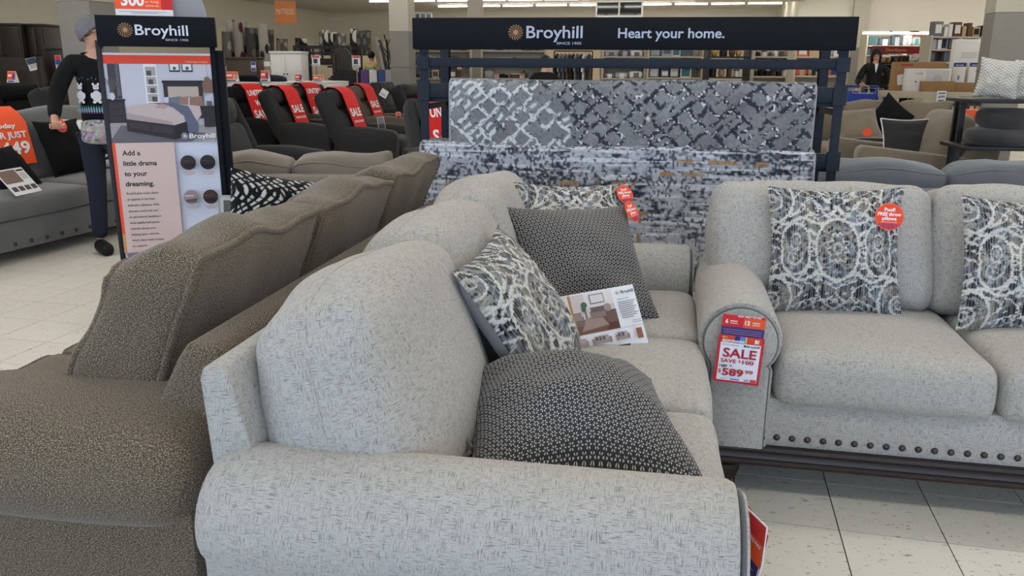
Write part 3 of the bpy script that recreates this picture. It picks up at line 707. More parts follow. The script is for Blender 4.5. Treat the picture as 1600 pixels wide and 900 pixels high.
for z, hh in ((1.36, .045), (1.21, .072), (.905, .07)):
    for yy in (-.045, .435):
        if z == 1.385 and yy > 0: continue
        mb = MB(); mb.box((-HW/2+.05, yy, z), (HW/2-.05, yy+.03, z+hh)); mb.build('beam', M['navy'], rack, bevel=.004)
        for sx in (-1, 1):
            mb = MB(); mb.box((sx*(HW/2-.03)-.03, yy-.006 if yy < 0 else yy, z-.01), (sx*(HW/2-.03)+.03, yy+.012 if yy < 0 else yy+.03, z+hh+.01)); mb.build('beam_bracket', M['navy'], rack)
for z in (1.19, .885):
    mb = MB(); mb.box((-HW/2+.04, -.01, z), (HW/2-.04, .43, z+.02)); mb.build('deck', M['navy'], rack)
mb = MB(); mb.box((-HW/2-.01, -.085, 1.445), (HW/2+.01, -.035, 1.592)); hd = mb.build('header_panel', M['header'], rack, bevel=.003)
p = Print(); zc = 1.52
p.sun(-.525, zc+.004, .036, srgb(176, 140, 100)); p.text('Broyhill', -.472, zc-.022, .058, srgb(176, 182, 200), .012, .27); p.text('SINCE 1905', -.325, zc-.052, .012, srgb(176, 182, 200), .01, .118)
p.build('brand_lettering', None, hd, T(0, -.0862, 0)); p = Print(); p.text('Heart your home.', -.035, zc-.021, .046, srgb(176, 182, 200), .016, .49); p.build('slogan_lettering', None, hd, T(0, -.0862, 0))
for sx in (-1, 1): mb = MB(); mb.box((sx*(HW/2-.04)-.02, -.06, 1.43), (sx*(HW/2-.04)+.02, -.03, 1.46)); mb.build('header_bracket', M['navy'], rack)

def pat_rug1(x, z):
    P = .112; xx = x+(vnoise(x*34, z*34, 31)-.5)*.016; zz = z*1.12+(vnoise(x*34+5, z*34, 32)-.5)*.016
    a = (xx+zz)/P; b = (xx-zz)/P; ia, ib = np.floor(a).astype(int), np.floor(b).astype(int); fa, fb = a-ia, b-ib
    H = lambda i, j, s: (np.sin(i*12.9898+j*78.233+s*37.7)*43758.5453) % 1
    line = np.maximum((fa < .24)*(H(ia, ib, 1) < .80), (fb < .24)*(H(ia, ib, 2) < .80))*1.0
    line = np.maximum(line, ((np.abs(fa-.62) < .11) & (fb > .35) & (H(ia, ib, 3) < .34))*1.0)
    side = vnoise(x*1.5+3, z*2.4, 35)+.30*(vnoise(x*7, z*7, 36)-.5); wd = sstep(vnoise(x*52, z*52, 37), .20, .36)
    base = mixc(C3(112, 113, 116), C3(150, 151, 154), vnoise(x*9, z*9, 38)); base = mixc(base, C3(96, 98, 102), vnoise(x*90, z*90, 39)*.5)
    lc = mixc(C3(204, 206, 210), C3(46, 50, 62), sstep(side, .40, .50)); lc = mixc(lc, C3(216, 218, 222), sstep(vnoise(x*105, z*105, 40), .70, .78)*.9)
    c = mixc(base, lc, line*wd*.92); edge = np.maximum(np.abs(fa-.22) < .10, np.abs(fb-.22) < .10); sp = sstep(vnoise(x*115, z*115, 41), .62, .7)*edge; c = mixc(c, C3(40, 44, 54), sp*.75)
    return np.clip(c, 0, 1)
def pat_rug2(x, z):
    n = vnoise(x*11, z*20, 51)*.35+vnoise(x*60, z*95, 52)*.45+vnoise(x*3, z*6, 53)*.40
    c = mixc(C3(56, 62, 74), C3(170, 174, 184), sstep(n, .40, .72)); c = mixc(c, C3(214, 216, 222), sstep(vnoise(x*5+4, z*100, 54), .60, .75)*.7); c = mixc(c, C3(36, 40, 50), sstep(vnoise(x*110, z*75, 55)*.75+vnoise(x*4, z*9, 58)*.3, .62, .74)*.8)
    rs = np.random.RandomState(9); g = np.zeros(x.shape)
    for k in range(26):
        cx, cz, hl = rs.rand()*2.2-1.1, rs.rand()*1.3-.2, .1+rs.rand()*.25
        if k % 2: g = np.maximum(g, (np.abs(x-cx) < hl)*(np.abs(z-cz) < .010))
        else: g = np.maximum(g, (np.abs(x-cx) < .010)*(np.abs(z-cz) < hl*.6))
    g = g*sstep(vnoise(x*18, z*18, 56), .35, .55); c = mixc(c, C3(156, 122, 78), g*.85)
    return np.clip(c*(.9+.2*vnoise(x*150, z*150, 57))[..., None], 0, 1)
def rug(label, x0, x1, path, pat, nx, step, thick=.012):
    """rug draped along a (y,z) path, pattern woven into it"""
    root = empty('rug', label, 'rug', rack.matrix_basis.copy())
    P = [Vector((0, a, b)) for a, b in path]; S = []; s = 0
    for i in range(len(P)-1):
        n = max(1, int((P[i+1]-P[i]).length/step))
        for k in range(n): S.append((P[i].lerp(P[i+1], k/n), s+(P[i+1]-P[i]).length*k/n))
        s += (P[i+1]-P[i]).length
    S.append((P[-1], s)); y = np.array([q[0].y for q in S]); z = np.array([q[0].z for q in S]); ss = np.array([q[1] for q in S]); xs = np.linspace(x0, x1, nx)
    A, B = np.meshgrid(xs, np.arange(len(S)), indexing='ij'); yy = y[B]+.012*np.sin(A*3.1)*np.clip((1.3-z[B]), 0, 1); yy = yy + (vnoise(A*60, ss[B]*60, 61)-.5)*.004
    v = np.stack([A, yy, z[B]+.004*np.sin(A*5)], -1).reshape(-1, 3); m = len(S)
    i, j = np.meshgrid(np.arange(nx-1), np.arange(m-1), indexing='ij'); q = (i*m+j).ravel(); f = np.stack([q, q+1, q+m+1, q+m], 1)
    c = pat(A, ss[B]).reshape(-1, 3)
    me = bpy.data.meshes.new('pile'); me.from_pydata(v.tolist(), [], f.tolist()); me.update(); at = me.color_attributes.new('Col', 'FLOAT_COLOR', 'POINT'); at.data.foreach_set('color', np.concatenate([c, np.ones((len(c), 1))], 1).astype(np.float32).ravel())
    finish('pile', me, M['rug'], root)
    # backing (gives it thickness) and bound edges
    nb = 24; xb = np.linspace(x0, x1, nb); off = []
    for k in range(0, m): 
        t = (P[-1]-P[0]) if m < 2 else Vector((0, y[min(m-1, k+1)]-y[max(0, k-1)], z[min(m-1, k+1)]-z[max(0, k-1)])); nrm = Vector((0, -t.z, t.y)).normalized(); off.append((y[k]+nrm.y*thick, z[k]+nrm.z*thick))
    stp = max(1, m//40); ks = list(range(0, m, stp))+[m-1]; mb = MB()
    vv = [(xv, off[k][0]+.012*math.sin(xv*3.1)*min(1, max(0, 1.3-z[k])), off[k][1]+.004*math.sin(xv*5)) for xv in xb for k in ks]; mk = len(ks)
    mb.add(vv, [(a*mk+b, (a+1)*mk+b, (a+1)*mk+b+1, a*mk+b+1) for a in range(nb-1) for b in range(mk-1)]); mb.build('backing', M['greylinen'], root, smooth=True, sharp=180)
    for xe in (x0, x1):
        mb = MB(); mb.tube([(xe, (y[k]+off[k][0])/2+.012*math.sin(xe*3.1)*min(1, max(0, 1.3-z[k])), (z[k]+off[k][1])/2+.004*math.sin(xe*5)) for k in ks], thick*.62, 6); mb.build('bound_edge', M['greylinen'], root, smooth=True, sharp=180)
    for k in (0, m-1):
        mb = MB(); mb.tube([(xv, (y[k]+off[k][0])/2+.012*math.sin(xv*3.1)*min(1, max(0, 1.3-z[k])), (z[k]+off[k][1])/2) for xv in xb], thick*.62, 6); mb.build('bound_end', M['greylinen'], root, smooth=True, sharp=180)
    return root
rug('grey and navy diamond lattice rug over the upper beam of the rack', -.855, .885, [(.16, 1.300), (.0, 1.305), (-.04, 1.304), (-.062, 1.296), (-.075, 1.279), (-.082, 1.24), (-.088, .96), (-.085, .80)], pat_rug1, 480, .004)
rug('distressed slate and gold rug over the lower beam of the rack', -1.0, .90, [(.16, .990), (.0, .996), (-.05, .996), (-.10, .990), (-.125, .975), (-.134, .93), (-.15, .5), (-.155, .18)], pat_rug2, 600, .004)

# ---------------------------------------------------------------- poster stand with header
SR = R(17.4); SO = Vector((-1.70, 4.085, 0))
stand = empty('poster_stand', 'dark poster stand with lettered header and bedroom collection poster', 'sign stand', T(SO.x, SO.y, 0, SR))
pw, z0, z1 = .478, .22, 1.405
for sx in (-1, 1):
    mb = MB(); x = sx*(pw/2+.012); mb.box((x-.012, .0, 0), (x+.012, .085, 1.47)); mb.build('post', M['black'] if sx < 0 else M['header'], stand, bevel=.002)
mb = MB(); mb.box((pw/2+.024, .02, 0), (pw/2+.062, .26, 1.43)); mb.build('side_panel', M['header'], stand, bevel=.002)
mb = MB(); mb.box((-.35, -.12, 0), (.35, .24, .02)); mb.build('base_plate', M['black'], stand, bevel=.003)
mb = MB(); mb.box((-pw/2, .006, z0), (pw/2, .016, z1+.01)); po = mb.build('poster', M['whitecard'], stand)
p = Print()
h = z1-z0; zz = lambda t: z1-t*h; X = lambda t: -pw/2+t*pw
def prect(a, b, c, d, col): p.rect(X(a), zz(d), X(c), zz(b), col)
def ppoly(pts, col): p.poly([(X(a), zz(b)) for a, b in pts], col)
prect(0, 0, 1, 1, srgb(204, 208, 224)); prect(0, 0, 1, .034, srgb(228, 74, 48)); p.text('The Eden Bedroom Collection', X(.97), zz(.028), .009, srgb(250, 190, 170), .0, .10, 'r')
# bedroom picture: rows down to .345
prect(0, .034, 1, .345, srgb(196, 194, 206)); prect(0, .034, .12, .345, srgb(184, 182, 196)); prect(.03, .034, .14, .17, srgb(66, 62, 70)); prect(.10, .034, .13, .16, srgb(96, 92, 100)); prect(.36, .034, .48, .20, srgb(226, 226, 230)); prect(.375, .045, .47, .19, srgb(168, 162, 160))
for k in range(4): prect(.375, .080+k*.034, .47, .084+k*.034, srgb(230, 230, 234)); prect(.385+.01*k, .060+k*.034, .43+.01*k, .080+k*.034, srgb(84, 76, 76))
for a in (.60, .72): prect(a, .034, a+.10, .064, srgb(40, 38, 42)); prect(a+.008, .034, a+.092, .058, srgb(220, 220, 224)); p.disc(X(a+.05), zz(.05), .008, srgb(90, 90, 96))
ppoly([(0, .345), (0, .27), (.20, .255), (.55, .29), (1, .27), (1, .345)], srgb(156, 148, 150)); ppoly([(0, .33), (.10, .275), (.9, .31), (.75, .345), (0, .345)], srgb(104, 100, 106))
prect(0, .175, .155, .265, srgb(44, 40, 44)); prect(.0, .171, .165, .178, srgb(36, 32, 36)); 
for k in range(3): prect(.012, .187+k*.026, .145, .209+k*.026, srgb(56, 50, 54))
p.disc(X(.05), zz(.16), .012, srgb(200, 198, 206), rz=.018); 
for k in range(7): ppoly([(.05, .15), (.0+.02*k, .09+.006*(k % 3)), (.008+.02*k, .09+.006*(k % 3))], srgb(110, 108, 96))
prect(.53, .105, .90, .25, srgb(52, 44, 46)); prect(.52, .098, .91, .108, srgb(42, 36, 38)); prect(.57, .122, .86, .19, srgb(178, 166, 156))
for a, c in ((.52, (196, 194, 200)), (.56, (110, 112, 122)), (.66, (150, 116, 104)), (.75, (206, 200, 200)), (.76, (140, 108, 98))): ppoly([(a, .20), (a+.01, .165), (a+.13, .16), (a+.14, .20)], srgb(*c))
ppoly([(.165, .22), (.20, .197), (.50, .185), (.86, .20), (.87, .235), (.80, .27), (.60, .28), (.17, .255)], srgb(190, 174, 172)); ppoly([(.165, .225), (.58, .262), (.60, .28), (.17, .258)], srgb(170, 150, 150))
ppoly([(.42, .188), (.60, .186), (.75, .20), (.83, .27), (.82, .305), (.73, .31), (.70, .24), (.60, .205)], srgb(94, 98, 120)); ppoly([(.43, .205), (.50, .190), (.58, .197), (.52, .21)], srgb(176, 146, 138))
ppoly([(.155, .25), (.60, .277), (.60, .335), (.155, .297)], srgb(50, 44, 48)); ppoly([(.60, .277), (.72, .262), (.73, .315), (.60, .335)], srgb(38, 34, 38)); ppoly([(.18, .260), (.37, .273), (.37, .298), (.18, .284)], srgb(62, 55, 59)); ppoly([(.39, .275), (.58, .286), (.58, .313), (.39, .300)], srgb(62, 55, 59))
prect(.89, .205, 1, .285, srgb(46, 41, 45)); prect(.88, .20, 1, .208, srgb(36, 32, 36)); prect(.93, .18, .98, .20, srgb(90, 84, 92)); ppoly([(.93, .085), (.90, .13), (.92, .148), (1, .148), (1, .10), (.96, .082)], srgb(124, 92, 78)); prect(.955, .034, .958, .085, srgb(110, 100, 96))
p.sun(X(.69), zz(.320), .016, srgb(224, 226, 236)); p.text('Broyhill', X(.735), zz(.330), .024, W_, .015, .12); p.text('SINCE 1905', X(.87), zz(.343), .005, W_, .005, .05)
# text block
prect(0, .345, .03, .80, srgb(232, 80, 52)); prect(0, .72, .03, .80, srgb(200, 150, 96)); prect(.03, .345, .58, .80, srgb(208, 184, 178))
for k, t in enumerate(('Add a', 'little drama', 'to your', 'dreaming.')): p.text(t, X(.085), zz(.395+k*.042), .024, K_, .022)
for k, t in enumerate(('Broyhill gives rustic charm', 'an upgrade in the Eden', 'bedroom collection. With', 'dramatic wood trim and', 'an upholstered headboard,', 'these quality-built pieces', 'instantly elevate your', 'sleeping space. And the', "value's what sweet dreams", 'are made of.')):
    p.text(t, X(.085), zz(.555+k*.0245), .0115, srgb(50, 46, 48), .004, cond=.86)
for i, (a, b, c) in enumerate(((.70, .43, (52, 42, 42)), (.89, .43, (44, 38, 40)), (.70, .575, (150, 132, 136)), (.89, .575, (66, 46, 46)))):
    p.disc(X(a), zz(b), .036, srgb(*c), 28); p.poly([(X(a)-.03, zz(b)-.012), (X(a)+.03, zz(b)-.004), (X(a)+.02, zz(b)-.026), (X(a)-.02, zz(b)-.026)], srgb(*[int(q*.6) for q in c])); p.rect(X(a)-.03, zz(b)+.006, X(a)+.012, zz(b)+.010, srgb(*[min(255, int(q*1.6)) for q in c]))
    for k in range(2): p.rect(X(a)-.028+.006*k, zz(b)-.050-k*.009, X(a)+.028-.006*k, zz(b)-.046-k*.009, srgb(190, 150, 120))
prect(.03, .80, .58, 1, srgb(120, 112, 130)); ppoly([(.03, .85), (.12, .83), (.20, .80), (.28, .81), (.40, .84), (.58, .86), (.58, 1), (.03, 1)], srgb(214, 214, 228)); p.disc(X(.36), zz(.885), .04, srgb(186, 150, 160)); p.disc(X(.34), zz(.87), .02, srgb(206, 176, 182)); prect(.58, .77, .62, .88, srgb(150, 100, 84)); ppoly([(.03, .90), (.15, .86), (.24, .92), (.1, 1), (.03, 1)], srgb(184, 184, 204)); prect(.86, .80, .90, .95, srgb(168, 176, 200)); prect(.88, .86, .91, .95, srgb(84, 90, 120)); prect(.60, .94, 1, 1, srgb(190, 186, 200))
p.build('poster_print', None, po, T(0, .006, 0))
mb = MB(); mb.box((-pw/2-.005, -.06, 1.445), (pw/2+.035, .10, 1.58)); hd = mb.build('header_box', M['header'], stand, bevel=.003)
p = Print(); p.sun(-.120, 1.516, .033, srgb(176, 140, 100)); p.text('Broyhill', -.078, 1.495, .048, srgb(210, 214, 226), .012, .23); p.text('SINCE 1905', .05, 1.470, .010, srgb(190, 196, 210), .008, .10); p.build('lettering', None, hd, T(0, -.0612, 0))
tc = empty('offer_card', 'orange $300 mattress offer card standing on the poster stand header', 'card', T(SO.x, SO.y, 0, SR) @ Matrix.Translation((-.035, .0, 1.584)) @ Matrix.Rotation(R(-6), 4, 'X'))
mb = MB(); mb.box((-.125, 0, 0), (.125, .004, .17)); mb.build('card', M['whitecard'], tc)
p = Print(); p.rect(-.125, .028, .125, .17, ORG); p.rect(.075, .028, .125, .17, srgb(200, 40, 40)); p.text('$', -.112, .072, .026, W_, .02); p.text('300', -.098, .045, .052, W_, .035, .10)
for k, t in enumerate(('on ALL Serta', 'Full, Queen', 'or King', 'mattress sets')): p.text(t, .006, .092-k*.017, .010, srgb(250, 220, 200), .005, .058)
p.disc(.1, .095, .020, W_, rz=.020); p.disc(.1, .095, .0185, srgb(200, 40, 40)); p.text('Serta', .1, .089, .012, W_, .015, .032, 'c'); p.rect(-.11, .016, .10, .018, srgb(140, 140, 140)); p.rect(-.06, .010, .06, .012, srgb(140, 140, 140)); p.build('print', None, tc)
mb = MB(); mb.prism([(-.06, 0), (.13, 0), (.12, .06), (.09, .16), (-.06, .16)], 0, .12, 'y'); tag(mb.build('mattress_corner_sample', M['greylinen'], None, T(SO.x, SO.y, 0, SR) @ Matrix.Translation((.105, .03, 1.584))), 'grey wedge shaped cover standing behind the orange offer card', 'cover')

# ---------------------------------------------------------------- the store further back: columns, lights, signs
def column(px0, px1, Y, label, w=.42, split=2.04, yaw=BY):
    c = (aty(px0, 60, Y)+aty(px1, 60, Y))/2; root = empty('column', label, 'column', T(c.x, c.y+w/2, 0, yaw))
    mb = MB(); mb.box((-w/2, -w/2, 0), (w/2, w/2, split)); mb.build('painted_base', M['colgrey'], root, bevel=.012)
    mb = MB(); mb.box((-w/2-.004, -w/2-.004, split), (w/2+.004, w/2+.004, CZ-.002)); mb.build('shaft', M['colcream'], root, bevel=.012)
    for zz in (.75, 1.35): mb = MB(); mb.box((-w/2-.006, -w/2-.006, zz), (w/2+.006, w/2+.006, zz+.012)); mb.build('joint_strip', M['colgrey'], root)
column(92, 160, 9.6, 'square column with grey painted base beside the woman in the patterned sweater', .42)
column(612, 642, 17.2, 'square column with grey painted base behind the recliners', .40)
column(1557, 1612, 10.6, 'square column with grey painted base behind the shelf of pillows', .42, 2.05)
column(1333, 1355, 25.5, 'slim cream column behind the woman with the cart', .40, 2.0)
column(733, 752, 24.0, 'slim cream column behind the lettered rack header', .36, 2.0)
tube_row(-11.5, 29.3, 19, 'a', L=1.22, label='white fluorescent tube in the back row of the ceiling')
tube_row(-9.8, 32.0, 14, 'a', L=1.22, label='white fluorescent tube in the row nearest the back wall')
for b in (.6, 3.4, 6.6, 10.5, 15.0, 20.5, 25.5): tube_row(-13.0, b, 22, 'a', L=1.22)
# right-hand wall of the back: a nearer cream wall with a mirror window
wallbox('wall_back_right', (2.6, 27.4, -.12), (X1, 27.6, CZ), M['wall'])
wallbox('wall_recess', (2.45, 27.4, -.12), (2.6, Y1, CZ), M['wall'])
wallbox('trim_2', (-.6, 26.5, 3.35), (2.6, 27.6, CZ), M['ceil'])
wallbox('trim_3', (X0, Y1-.05, 0), (2.45, Y1, 2.35), M['wall_tan'])
def far_window(px0, py0, px1, py1, Y, name, cols, rows, pane):
    a, b = span2(px0, py0, px1, py1, Y); w, h = b.x-a.x, b.z-a.z; root = struct(bpy.data.objects.new(name, None)); COL.objects.link(root); root.matrix_local = T(a.x, a.y, a.z, BY)
    f = .05
    for i in range(cols):
        for j in range(rows):
            mb = MB(); mb.box((w/cols*i+f/2, -.01, h/rows*j+f/2), (w/cols*(i+1)-f/2, .01, h/rows*(j+1)-f/2)); mb.build('pane', pane, root)
    mb = MB()
    for i in range(cols+1): mb.box((w/cols*i-f/2, -.03, 0), (w/cols*i+f/2, .03, h))
    for j in range(rows+1): mb.box((0, -.03, h/rows*j-f/2), (w, .03, h/rows*j+f/2))
    mb.build('window_frame', M['white'], root); return root
mirror = plain('mirror_glass', srgb(60, 62, 62), .05, .95, .5)
far_window(932, 3, 1003, 26, 26.9, 'window_20', 2, 1, mirror)
far_window(640, 21, 676, 50, 34.0, 'window_21', 4, 2, plain('blue_glass', srgb(86, 96, 112), .2, 0, .5))

def hang_sign():
    a = aty(446, 19, 22); root = empty('hanging_sign', 'orange mattresses department sign hanging from the ceiling', 'sign', T(a.x, a.y, a.z, R(6)))
    mb = MB(); mb.box((-.26, -.006, -.27), (.26, .006, .27)); mb.build('panel', plain('faded_orange', srgb(224, 138, 84), .7), root)
    p = Print(); p.text('MATTRESSES', 0, -.05, .14, srgb(240, 220, 196), .0, .44, 'c'); p.build('lettering', None, root, T(0, -.0065, 0))
    for x in (-.2, .2):
        mb = MB(); mb.tube([(x, 0, .27), (x, 0, CZ-a.z)], .004, 5); mb.build('wire', M['steel'], root)
hang_sign()

# ---------------------------------------------------------------- plainer sofas of the background
def plain_sofa(label, mtx, mat, L=2.2, D=.95, n=2, nails=False, welt=.005, armh=.62, backh=.98, name='sofa', nback=None, frame=.82, arm='roll', lean=-15):
    root = empty(name, label, 'sofa', mtx); W = .24; nback = nback or n
    for fx, fy in ((.1, .1), (L-.1, .1), (.1, D-.1), (L-.1, D-.1)): mb = MB(); mb.lathe([(.022, 0), (.034, .08), (.034, .1)], 10, (fx, fy, 0)); mb.build('foot', M['walnut'], root, smooth=True)
    mb = MB(); mb.box((.03, .02, .095), (L-.03, D-.04, .30)); mb.build('base', mat, root, bevel=.015)
    if nails:
        for k in range(int(L/.14)):
            o = bpy.data.objects.new('nailhead', NAIL); COL.objects.link(o); o.parent = root; o.matrix_local = T(.06+k*.14, .02, .14, 0, R(90)) @ Matrix.Scale(1.5, 4)
    for sgn in (0, 1):
        x0 = L-W if sgn else 0
        if arm == 'roll': roll_arm(root, x0, bool(sgn), D, mat, W, armh, .115)
        else: cushion('arm', mat, root, T(x0+W/2, D*.47, armh/2+.05), (W/2, D*.47, armh/2-.05), .04, (0, 0, .01), .004, 3, (8, 14, 10), shape=lambda q, p: (setattr(q, 'z', q.z+.05*p[1]*max(0, p[2])), q)[1])
    poly = [(D-.24, .30), (D-.0, .30), (D+.02, frame-.03), (D+.005, frame), (D-.09, frame+.005), (D-.12, frame-.03)]
    mb = MB(); mb.prism(poly, .03, L-.03, 'x'); mb.build('back_frame', mat, root, bevel=.02, seg=3, sharp=50)
    cw = (L-2*W)/n
    for k in range(n): cushion('seat_cushion', mat, root, T(W+cw*(k+.5), .34, .385), (cw/2-.003, .35, .085), .04, (0, .01, .02), .005, k+20, (14, 12, 6), welt=(2, welt) if welt else None)
    bwid = (L-2*W+.12)/nback
    for k in range(nback): cushion('back_cushion', mat, root, T(W-.06+bwid*(k+.5), D-.22, (backh+.42)/2, 0, R(lean)), (bwid/2-.004, .10, (backh-.42)/2), .05, (.01, .04, .02), .02, k+31, (20, 10, 14), 5, welt=(1, welt) if welt else None, shape=lambda q, p, k=k: (setattr(q, 'z', q.z+.015*math.sin(p[0]*4+k*2)*max(0, p[2])), q)[1])
    return root
sofaD = plain_sofa('tan grey sofa seen from behind, beyond the brown tweed sofa', T(-.50, 5.36, 0, R(181)), M['taupe'], L=1.45, D=.92, n=2, backh=.885, frame=.79)
sofaG = plain_sofa('slate velvet sofa with piped cushions seen from behind, beyond the nailhead sofa', T(3.60, 5.50, 0, R(177)), M['slate'], L=2.15, D=.95, n=2, backh=.845, frame=.71)
sofaE = plain_sofa('grey chenille sofa with nailheads and an orange banner on its back', T(-3.6, 5.2, 0, R(74)), M['grey'], L=2.5, D=1.0, n=2, nails=True, welt=0, backh=1.0, nback=2)
sofaE2 = plain_sofa('grey sofa standing behind the bannered grey sofa', T(-6.4, 7.6, 0, R(62)), M['grey'], L=2.3, D=.95, n=2, welt=0, backh=.95)
sofaF = plain_sofa('taupe sofa facing the aisle with a black and a fringed pillow', T(3.3, 10.35, 0, R(-10)), M['tan'], L=2.35, D=.95, n=3, welt=0, arm='box', backh=.97)
sofaH = plain_sofa('taupe track-arm sofa turned sideways with two pillows on it', T(3.78, 7.55, 0, R(-103)), M['tan'], L=1.6, D=1.0, n=2, welt=0, arm='box', armh=.66, backh=.98, lean=-22) if False else None
def side_sofa():
    # track-arm sofa seen from its end, facing left
    L, D = 1.12, 1.10; o = Vector((3.16, 8.42, 0)); root = empty('armchair', 'wide taupe track-arm armchair turned sideways with a trimmed pillow on it', 'armchair', T(o.x, o.y, 0, R(-96))); m = M['tan']; W = .2
    mb = MB(); mb.box((.03, .03, .06), (L-.03, D-.03, .30)); mb.build('base', m, root, bevel=.02)
    for fx, fy in ((.1, .1), (L-.1, .1), (.1, D-.1), (L-.1, D-.1)): mb = MB(); mb.lathe([(.02, 0), (.03, .07)], 10, (fx, fy, 0)); mb.build('foot', M['walnut'], root)
    prof = [(.0, .08), (D-.1, .08), (D-.08, .61), (D*.55, .655), (.05, .715), (.012, .695), (.0, .65)]
    for x0 in (0, L-W): mb = MB(); mb.prism(prof, x0, x0+W, 'x'); mb.build('arm', m, root, bevel=.025, seg=3, sharp=60)
    mb = MB(); mb.prism([(D-.32, .3), (D-.02, .08), (D+.10, .86), (D+.085, .89), (D-.02, .88), (D-.06, .85)], .01, L-.01, 'x'); mb.build('back_frame', m, root, bevel=.02, seg=3, sharp=60)
    for k in range(1):
        cw = (L-2*W); cushion('seat_cushion', m, root, T(W+cw*(k+.5), .36, .42), (cw/2-.003, .38, .10), .04, (0, .01, .02), .005, k, (12, 12, 6))
        cushion('back_cushion', m, root, T(W+cw*(k+.5), D-.25, .74, 0, R(-24)), (cw/2+.03, .10, .27), .07, (.01, .04, .02), .02, k+8, (16, 10, 14))
    return root
side_sofa()
def ppose(px, py, Y, yaw, lean=-15, roll=0): c = aty(px, py, Y); return Matrix.Translation(c) @ Matrix.Rotation(R(yaw), 4, 'Z') @ Matrix.Rotation(R(roll), 4, 'Y') @ Matrix.Rotation(R(lean), 4, 'X')
pillow('throw_pillow', 'black pillow turned on its corner on the taupe sofa facing the aisle', M['blackfab'], .46, .14, ppose(1392, 184, 10.55, -8, -22, 40), N=14, seed=8)
pillow('throw_pillow', 'taupe fringed pillow slumped on the taupe sofa facing the aisle', M['tan'], .5, .16, ppose(1340, 194, 10.4, -6, -48, -4), N=14, seed=9, piping=M['greylinen'])
pillow('throw_pillow', 'dark taupe pillow with pale trim on the sideways taupe armchair', M['dgrey'], .44, .15, ppose(1416, 219, 7.85, -8, -30), N=14, seed=10, piping=M['whitecard'])
pillow('throw_pillow', 'black and white scroll print pillow on the brown tweed sofa', attr_mat('damask_weave'), .44, .16, E3(tuple(aty(443, 362, 3.10)), -18, 9, 10), pattern=pat_flower, seed=12)
_eE = Matrix.Translation((-3.6, 5.2, 0)) @ Matrix.Rotation(R(74), 4, 'Z')
pillow('throw_pillow', 'black pillow with a round orange tag on the grey chenille sofa', M['blackfab'], .47, .14, _eE @ T(1.60, .56, .70, 0, R(-20)), N=14, seed=13)
pillow('throw_pillow', 'white pillow with black branching lines on the grey chenille sofa', M['damask'], .47, .14, _eE @ T(1.90, .57, .70, R(-6), R(-20)), pattern=pat_lines, seed=14)
pillow('throw_pillow', 'black pillow slumped below the orange banner on the grey sofa', M['blackfab'], .42, .16, _eE @ T(.86, .40, .60, R(4), R(-40)), N=14, seed=15)
poof_tag('round orange tag on the black pillow of the grey chenille sofa', _eE @ T(1.55, .535, .88, 0, R(-20)), .058)
poof_tag('round orange tag on the white line-print pillow', _eE @ T(1.98, .56, .84, 0, R(-20)), .055)
mb = MB(); mb.prism([(.055*math.cos(2*math.pi*k/24), .045*math.sin(2*math.pi*k/24)) for k in range(24)], 0, .003, 'y'); tag(mb.build('swing_tag', M['orange'], None, ppose(1355, 207, 9.95, 0, 0)), 'round orange tag hanging below the fringed taupe pillow', 'tag')
# orange banner over the grey sofa's back
def cloth_strip(parent, mat, w, path, name='cloth'):
    """strip of cloth along a (y,z) path"""
    mb = MB(); n = len(path)
    v = [(x, a, b) for a, b in path for x in np.linspace(-w/2, w/2, 5)]+[(x, a+.004, b+.003) for a, b in path for x in np.linspace(-w/2, w/2, 5)]
    f = [(i*5+k, i*5+k+1, i*5+k+6, i*5+k+5) for i in range(n-1) for k in range(4)]; f += [tuple(q+n*5 for q in t[::-1]) for t in f]
    mb.add(v, f); return mb.build(name, mat, parent, smooth=True, sharp=180)
def banner(label, mtx, mat, w, path, lines, group=None):
    """cloth banner draped over a back; path from behind over the top to the front; lines: (text, distance down the front run as a fraction, cap height, squeeze width)"""
    root = empty('banner', label, 'banner', mtx, group); cloth_strip(root, mat, w, path)
    (y0, z0), (y1, z1) = path[-2], path[-1]; dv = Vector((0, y1-y0, z1-z0)); Ln = dv.length
    zdir = -dv.normalized(); xdir = Vector((1, 0, 0)); ydir = zdir.cross(xdir); m = Matrix((xdir, ydir, zdir)).transposed().to_4x4(); m.translation = Vector((0, y1, z1))
    if not lines: return root
    for txt, t, h, wd in lines:
        p = Print(); p.step = .0006
        if txt == '*': q = Print(); q.step = .0006; q.poly([(.035*(1 if k % 2 == 0 else .42)*math.sin(k*math.pi/5), (1-t)*Ln+.035*(1 if k % 2 == 0 else .42)*math.cos(k*math.pi/5)) for k in range(10)], W_); q.build('star', None, root, m @ T(0, -.006, 0))
        elif txt == '#': p.rect(-w*.32, (1-t)*Ln, -w*.22, (1-t)*Ln+.03, W_)
        else: p.text(txt, 0, (1-t)*Ln, h, W_, .03, wd, 'c')
        if p.v: p.build('lettering', None, root, m @ T(0, -.006, 0))
    return root
_e = Matrix.Translation((-3.6, 5.2, 0)) @ Matrix.Rotation(R(74), 4, 'Z')
banner('orange price banner draped over the back of the grey chenille sofa', _e @ T(1.12, .70, 0), M['orange'], .42, [(.24, .70), (.22, .96), (.17, 1.03), (.09, 1.035), (.02, .99), (-.04, .92), (-.10, .60)], [('today', .12, .035, .20), ('FOR JUST', .36, .048, .36), ('$449', .74, .095, .36), ('B!', .96, .03, .06)])
ic = empty('info_card', 'white info card lying at the front of the grey chenille sofa seat', 'card', _eE @ T(.66, .10, .555, R(10), R(-40)))
mb = MB(); mb.box((-.14, 0, -.11), (.14, .003, .11)); mb.build('card', M['whitecard'], ic)
p = Print(); p.rect(-.13, -.01, .05, .10, srgb(120, 96, 88)); p.rect(.06, .08, .13, .095, NAVYC)
